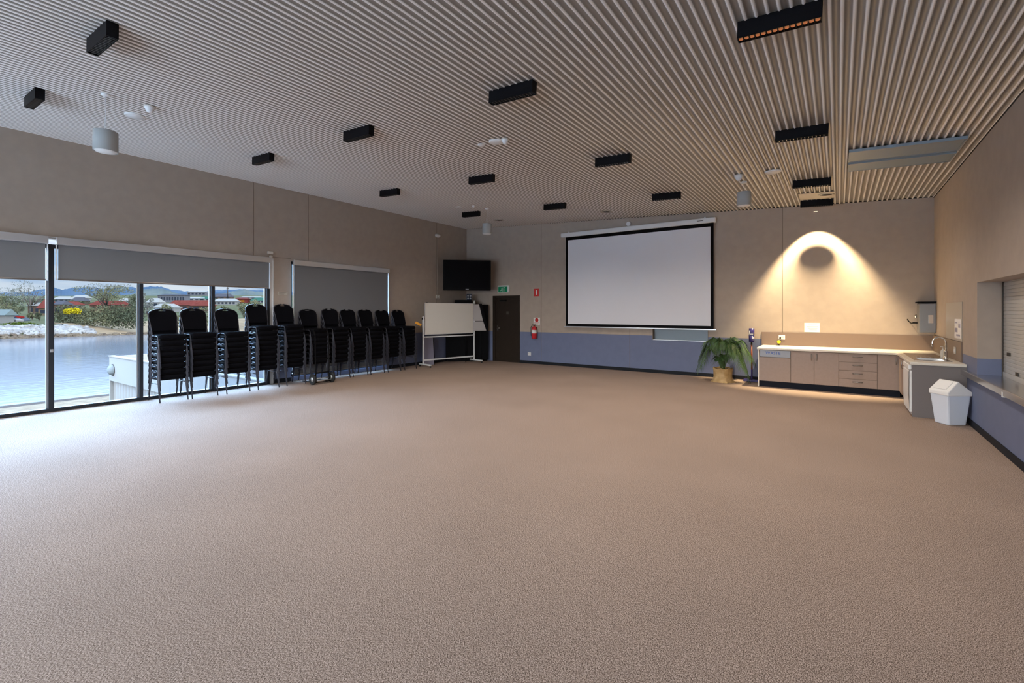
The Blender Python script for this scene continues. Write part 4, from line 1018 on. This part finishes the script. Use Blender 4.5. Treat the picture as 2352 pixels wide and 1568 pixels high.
house(386,462,712,701,689,200,pk,wr,'wide red-tiled brick house above the second chair stack',wins=5)
house(440,482,714,702,689,195,wb_,wr,'brick gable end with red roof beside the second mullion',wins=2)
house(352,400,718,706,697,190,ww,wt,'white house with grey wall above the leftmost chair stack',wins=3)
house(422,470,690,685,681,300,ww,wt,'long white roofs behind the red-tiled house',wins=4)
house(430,472,678,671,667,480,wg,wt,'pale long shed on the hill near the second mullion',wins=5)
house(456,486,690,686,680,320,ww,gn,'green-roofed shed by the second mullion',wins=2)
house(490,541,700,692,685,260,ww,wt,'long white-roofed building in the last pane',wins=6)
house(489,530,686,681,674,330,wb_,gr,'dark grey-roofed house high in the last pane',wins=3)
house(538,568,696,687,683,250,mat('maroon',(.14,.03,.03),.8),mat('roofmaroon',(.12,.04,.04),.8),'dark red building with orange wall in the last pane',wins=1,wincol=og)
house(550,600,686,683,680,330,ww,wt,'distant white roof above the dark red building',wins=4)
house(576,606,696,690,683,280,ww,gn,'green-roofed white building at the right of the last pane',wins=4)
# road, cars
def car(x,y,dep,col,label,ln=4.4,rz=0):
    dep=ground_distance(y); t=thing('car',label,'car',far(x,y,dep),TH+rz,'cars parked across the river')
    bm=B(); secs=[(-.5,.35,.75),(-.46,.25,.95),(-.2,.25,1.0),(-.02,.25,1.0),(.3,.25,.95),(.48,.25,.8),(.5,.35,.7)]
    R_=[]
    for u,zb,zt in secs: R_.append([bm.verts.new((u*ln,s*.85,z)) for s,z in ((-1,zb),(1,zb),(1,zt),(-1,zt))])
    for a,b in zip(R_,R_[1:]):
        for k in range(4): bm.faces.new([a[k],a[(k+1)%4],b[(k+1)%4],b[k]])
    bm.faces.new(R_[0]); bm.faces.new(R_[-1][::-1]); obj('car_body',bm,col,t,bevel=.05)
    bm=B(); lo=[(-.38,1.0),(.25,.97)]; vs=[(-.38*ln,s*.78,.97) for s in (-1,1)]+[(.28*ln,s*.78,.95) for s in (1,-1)]+[]
    A=[bm.verts.new(p) for p in ((-.4*ln,-.8,.96),(.27*ln,-.8,.94),(.27*ln,.8,.94),(-.4*ln,.8,.96))]; T=[bm.verts.new(p) for p in ((-.28*ln,-.62,1.45),(.1*ln,-.62,1.45),(.1*ln,.62,1.45),(-.28*ln,.62,1.45))]
    bm.faces.new(T)
    for k in range(4): bm.faces.new([A[k],A[(k+1)%4],T[(k+1)%4],T[k]])
    obj('cabin',bm,M['wing'],t)
    for u in (-.3,.3):
        for s in (-.8,.8): bm=B(); cyl(bm,(u*ln,s-.1,.32),(u*ln,s+.1,.32),.32); obj('wheel',bm,M['rubber'],t)
cw=mat('car_white',(.3,.31,.33),.3)
car(24,741,150,cw,'white car parked beside the white shed')
car(30,733,162,mat('car_red',(.22,.02,.02),.3),'red car parked behind the white car',rz=.2)
car(152,711,185,cw,'white car parked before the bright red-roofed house')
car(172,712,185,mat('car_silver',(.2,.21,.22),.3),'silver car parked right of the white car in second pane')
tag(obj('shore_road',(lambda bm:(bm.faces.new([bm.verts.new(v) for v in [far(a_,b_,ground_distance(b_)-1) for a_,b_ in ((36,738),(70,736),(66,728),(44,727))]]),bm)[1])(B()),M['road']),'strip of grey road between the trees at left','road')
tag(obj('power_pole',(lambda bm:(cyl(bm,far(523,692,270),far(523,655,260),.22,.15),box(bm,*( [far(523,663,260).x-1.2,far(523,663,260).x+1.2,far(523,663,260).y-.1,far(523,663,260).y+.1,far(523,663,260).z,far(523,663,260).z+.3])),bm)[2])(B()),M['bark']),'slender power pole against the sky in the last pane','pole')
# hills
def hills(name,label,dep,prof,m):
    bm=B(); top=[];bot=[];bk=[]
    for (x,y) in prof:
        p=far(x,y,dep); top.append(bm.verts.new(p)); q=far(x,712,dep*.75); bot.append(bm.verts.new(Vector((q.x,q.y,2)))); r=far(x,720,dep*1.35); bk.append(bm.verts.new(Vector((r.x,r.y,2))))
    for i in range(len(prof)-1):
        f=bm.faces.new([bot[i],bot[i+1],top[i+1],top[i]]); f.smooth=True; f=bm.faces.new([top[i],top[i+1],bk[i+1],bk[i]]); f.smooth=True
    bmesh.ops.subdivide_edges(bm,edges=bm.edges[:],cuts=2,use_grid_fill=True)
    tag(obj(name,bm,m),label,'hill')
rnd=random.Random(5)
prof=[]
key=[(-400,672),(-60,668),(0,672),(60,670),(122,660),(142,665),(165,661),(190,660),(215,660),(240,663),(270,660),(300,659),(320,661),(345,657),(370,658),(395,665),(420,668),(450,670),(500,666),(560,664),(620,668),(700,672),(1000,680)]
for (a,b),(c,d) in zip(key,key[1:]):
    for k in range(6): u=k/6; prof.append((a+(c-a)*u,b+(d-b)*u+rnd.uniform(-.8,.8)))
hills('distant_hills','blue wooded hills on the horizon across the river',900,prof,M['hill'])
prof2=[]
key=[(-400,688),(0,685),(120,684),(200,680),(300,676),(330,664),(350,662),(372,662),(392,668),(410,674),(440,680),(500,676),(540,668),(560,664),(580,668),(620,672),(760,684)]
for (a,b),(c,d) in zip(key,key[1:]):
    for k in range(6): u=k/6; prof2.append((a+(c-a)*u,b+(d-b)*u+rnd.uniform(-.9,.9)))
hills('near_hills','grey-green wooded rise behind the houses',540,prof2,mat('rise_forest',(.10,.125,.13),1,col2=(.15,.17,.16),nscale=.05,detail=8))
# white wing of the building outside the window
t=thing('building_wing','white parapet wing of the building just outside the windows','building',(-16.3,5.72,-3.1))
z0=3.1
obj('fascia',bx(-5.7,5.35,0,.12,z0-.88,z0+.0),M['sheet'],t)
obj('fascia_return',bx(-5.7,-5.58,.12,5.5,z0-.88,z0),M['sheet'],t)
obj('capping',bx(-5.73,5.36,-.03,.16,z0,z0+.03),M['sheet'],t)
obj('roof_deck',bx(-5.58,5.35,.12,5.5,z0-.35,z0-.3),M['deck'],t)
bm=B(); nn=150; rows=[]
for i in range(nn+1):
    x=-5.6+10.9*i/nn; y=.10+.03*(1 if (i//2)%2 else 0); rows.append([bm.verts.new((x,y,z)) for z in (0,z0-.88)])
for a,b in zip(rows,rows[1:]): bm.faces.new([a[0],b[0],b[1],a[1]])
obj('ribbed_cladding',bm,M['sheet'],t)
obj('corner_post',bx(-5.7,-5.6,.0,.12,0,z0-.88),M['sheet'],t)
t=thing('bulkhead_lamp','round grey bulkhead lamp on the white wing outside','lamp',(-21.6,5.719,-.47))
bm=B(); lathe(bm,[(.19,0),(.19,.03),(.16,.10),(.09,.15),(0,.165)],n=24)
for v in bm.verts: v.co=Vector((v.co.x,-v.co.z,v.co.y))
obj('dome',bm,M['dome'],t)
bm=B(); cyl(bm,(0,-.02,0),(0,0,0),.21,n=28); obj('mount_ring',bm,M['deck'],t)
tag(obj('rear_terrace',bx(-14,6,-30,YR-.3,-.5,-.1),mat('terrace_concrete',(1,1,1),.9)),'pale concrete terrace behind the hall','terrace')  # pale slab added out of view to bounce light onto the ceiling
for m in D.materials:
    if m.name in INSIDE or not m.use_nodes: continue
    k=EXT
    for nd in m.node_tree.nodes:
        if nd.type=='BSDF_PRINCIPLED' and m.name!='river_water': nd.inputs['Specular IOR Level'].default_value=0
        if nd.type=='BSDF_PRINCIPLED': c=nd.inputs['Base Color'].default_value; nd.inputs['Base Color'].default_value=(c[0]*k,c[1]*k,c[2]*k,1)
        if nd.type=='VALTORGB':
            for e in nd.color_ramp.elements: e.color=(e.color[0]*k,e.color[1]*k,e.color[2]*k,1)
for nm_,cc in (('white_sheet_metal',(.15,.155,.16,1)),('sand',None)):
    p_=D.materials[nm_].node_tree.nodes['Principled BSDF']
    if cc: p_.inputs['Base Color'].default_value=cc
D.materials['terrace_concrete'].node_tree.nodes['Principled BSDF'].inputs['Base Color'].default_value=(.6,.6,.6,1)
# ------------------------------------------------------------------ light
WEST,SOUTH,EAST,BASE=62.,10.,35.,2.
DOWN=112
w=D.worlds.new('overcast'); bpy.context.scene.world=w; w.use_nodes=True; nt=w.node_tree; nt.nodes.clear(); N=nt.nodes.new; L=nt.links.new
tc=N('ShaderNodeTexCoord'); sp=N('ShaderNodeSeparateXYZ'); L(tc.outputs['Generated'],sp.inputs[0])
def MA(op,a,b):
    n=N('ShaderNodeMath'); n.operation=op
    for i,v in enumerate((a,b)):
        if isinstance(v,(int,float)): n.inputs[i].default_value=v
        elif v is not None: L(v,n.inputs[i])
    return n.outputs[0]
def SS(src,a,b,c,d):
    n=N('ShaderNodeMapRange'); n.interpolation_type='SMOOTHSTEP'
    for i,v in zip((1,2,3,4),(a,b,c,d)): n.inputs[i].default_value=v
    L(src,n.inputs[0]); return n.outputs[0]
Z=sp.outputs[2]
west=MA('POWER',MA('MAXIMUM',MA('MULTIPLY',sp.outputs[0],-1),0),1.5)
east=MA('POWER',MA('MAXIMUM',sp.outputs[0],0),1.5)
south=MA('POWER',MA('MAXIMUM',MA('MULTIPLY',sp.outputs[1],-1),0),3)
def lobe(mask,el,k,col):
    v=N('ShaderNodeVectorMath'); v.operation='SCALE'; v.inputs[0].default_value=col; L(MA('MULTIPLY',MA('MULTIPLY',mask,el),k),v.inputs['Scale']); return v.outputs[0]
def VA(a,b):
    v=N('ShaderNodeVectorMath'); v.operation='ADD'; L(a,v.inputs[0]); L(b,v.inputs[1]); return v.outputs[0]
a=lobe(west,SS(Z,.10,.36,0,1),WEST,(.38,.63,1.0))
b=lobe(south,MA('MULTIPLY',SS(Z,-.02,.02,0,1),SS(Z,.35,.6,1,0)),SOUTH,(.98,.95,.92))
c=lobe(east,SS(Z,-.02,.06,0,1),EAST,(.95,.97,1.0))
d=lobe(SS(Z,.30,.6,0,1),SS(Z,.3,.6,0,1),BASE,(.8,.9,1.0))
no=N('ShaderNodeTexNoise'); no.inputs['Scale'].default_value=5; no.inputs['Detail'].default_value=6; mp=N('ShaderNodeMapping'); mp.inputs['Scale'].default_value=(1,1,6); L(tc.outputs['Generated'],mp.inputs[0]); L(mp.outputs[0],no.inputs['Vector'])
cr=N('ShaderNodeValToRGB'); cr.color_ramp.elements[0].position=.42; cr.color_ramp.elements[0].color=(.50,.68,.95,1); cr.color_ramp.elements[1].position=.62; cr.color_ramp.elements[1].color=(.95,1.0,1.08,1); L(no.outputs['Fac'],cr.inputs[0])
hz=N('ShaderNodeVectorMath'); hz.operation='SCALE'; L(cr.outputs[0],hz.inputs[0]); L(SS(Z,.0,.2,.80,.9),hz.inputs['Scale'])
tot=VA(VA(VA(a,b),VA(c,d)),hz.outputs[0])
bg=N('ShaderNodeBackground'); L(tot,bg.inputs[0]); bg.inputs[1].default_value=1; o=N('ShaderNodeOutputWorld'); L(bg.outputs[0],o.inputs[0])
# the lit wall washer by the back wall
sp_=D.lights.new('wall_washer','SPOT'); sp_.energy=1300; sp_.color=(1,.79,.48); sp_.spot_size=math.radians(75); sp_.spot_blend=.5; sp_.shadow_soft_size=.016
so=D.objects.new('wall_washer',sp_); COL.objects.link(so); so.location=(-.40,11.965,zc(-.4)-.15); so.rotation_euler=(math.radians(16),0,0)
bm=B(); 
c=Vector((-.40,11.965,zc(-.4)-.15))+Vector((0,.06,-.102))
cyl(bm,(0,0,0),(0,0,.002),1,n=24)
for v in bm.verts: v.co=Vector((c.x+v.co.x*.044,c.y+v.co.y*.028,c.z+v.co.z))
tube(bm,[c+Vector((.043,0,0)),c+Vector((.043,0,.1))],.0012,6)
dd=obj('glare_disc',bm,M['blackmetal'])  # disc added under the fixture to cast the dark oval on the wall
dd.parent=fx; dd.matrix_parent_inverse=(Matrix.Translation(fx.location)@Matrix.Rotation(math.atan(-SL),4,'Y')).inverted()
# warm fill spots added just below the black fixtures
for j,y in enumerate(GY):
    for i,x in enumerate(GX):
        if names[j][i] is None: continue
        l=D.lights.new('downlight','SPOT'); l.energy=DOWN*((1.1,.8,1,1),(1.1,.8,.95,1.3),(.7,.75,1.0,1.35),(.35,.75,.85,1.0))[j][i]; l.color=(1,.87,.75); l.spot_size=math.radians(140); l.spot_blend=.9; l.shadow_soft_size=.03
        lo=D.objects.new('downlight',l); COL.objects.link(lo); lo.location=(x,y,zc(x)-.15)
sc=bpy.context.scene
sc.view_settings.view_transform='Standard'; sc.view_settings.look='None'; sc.view_settings.gamma=1; sc.view_settings.use_curve_mapping=False
sc.view_settings.exposure=.12
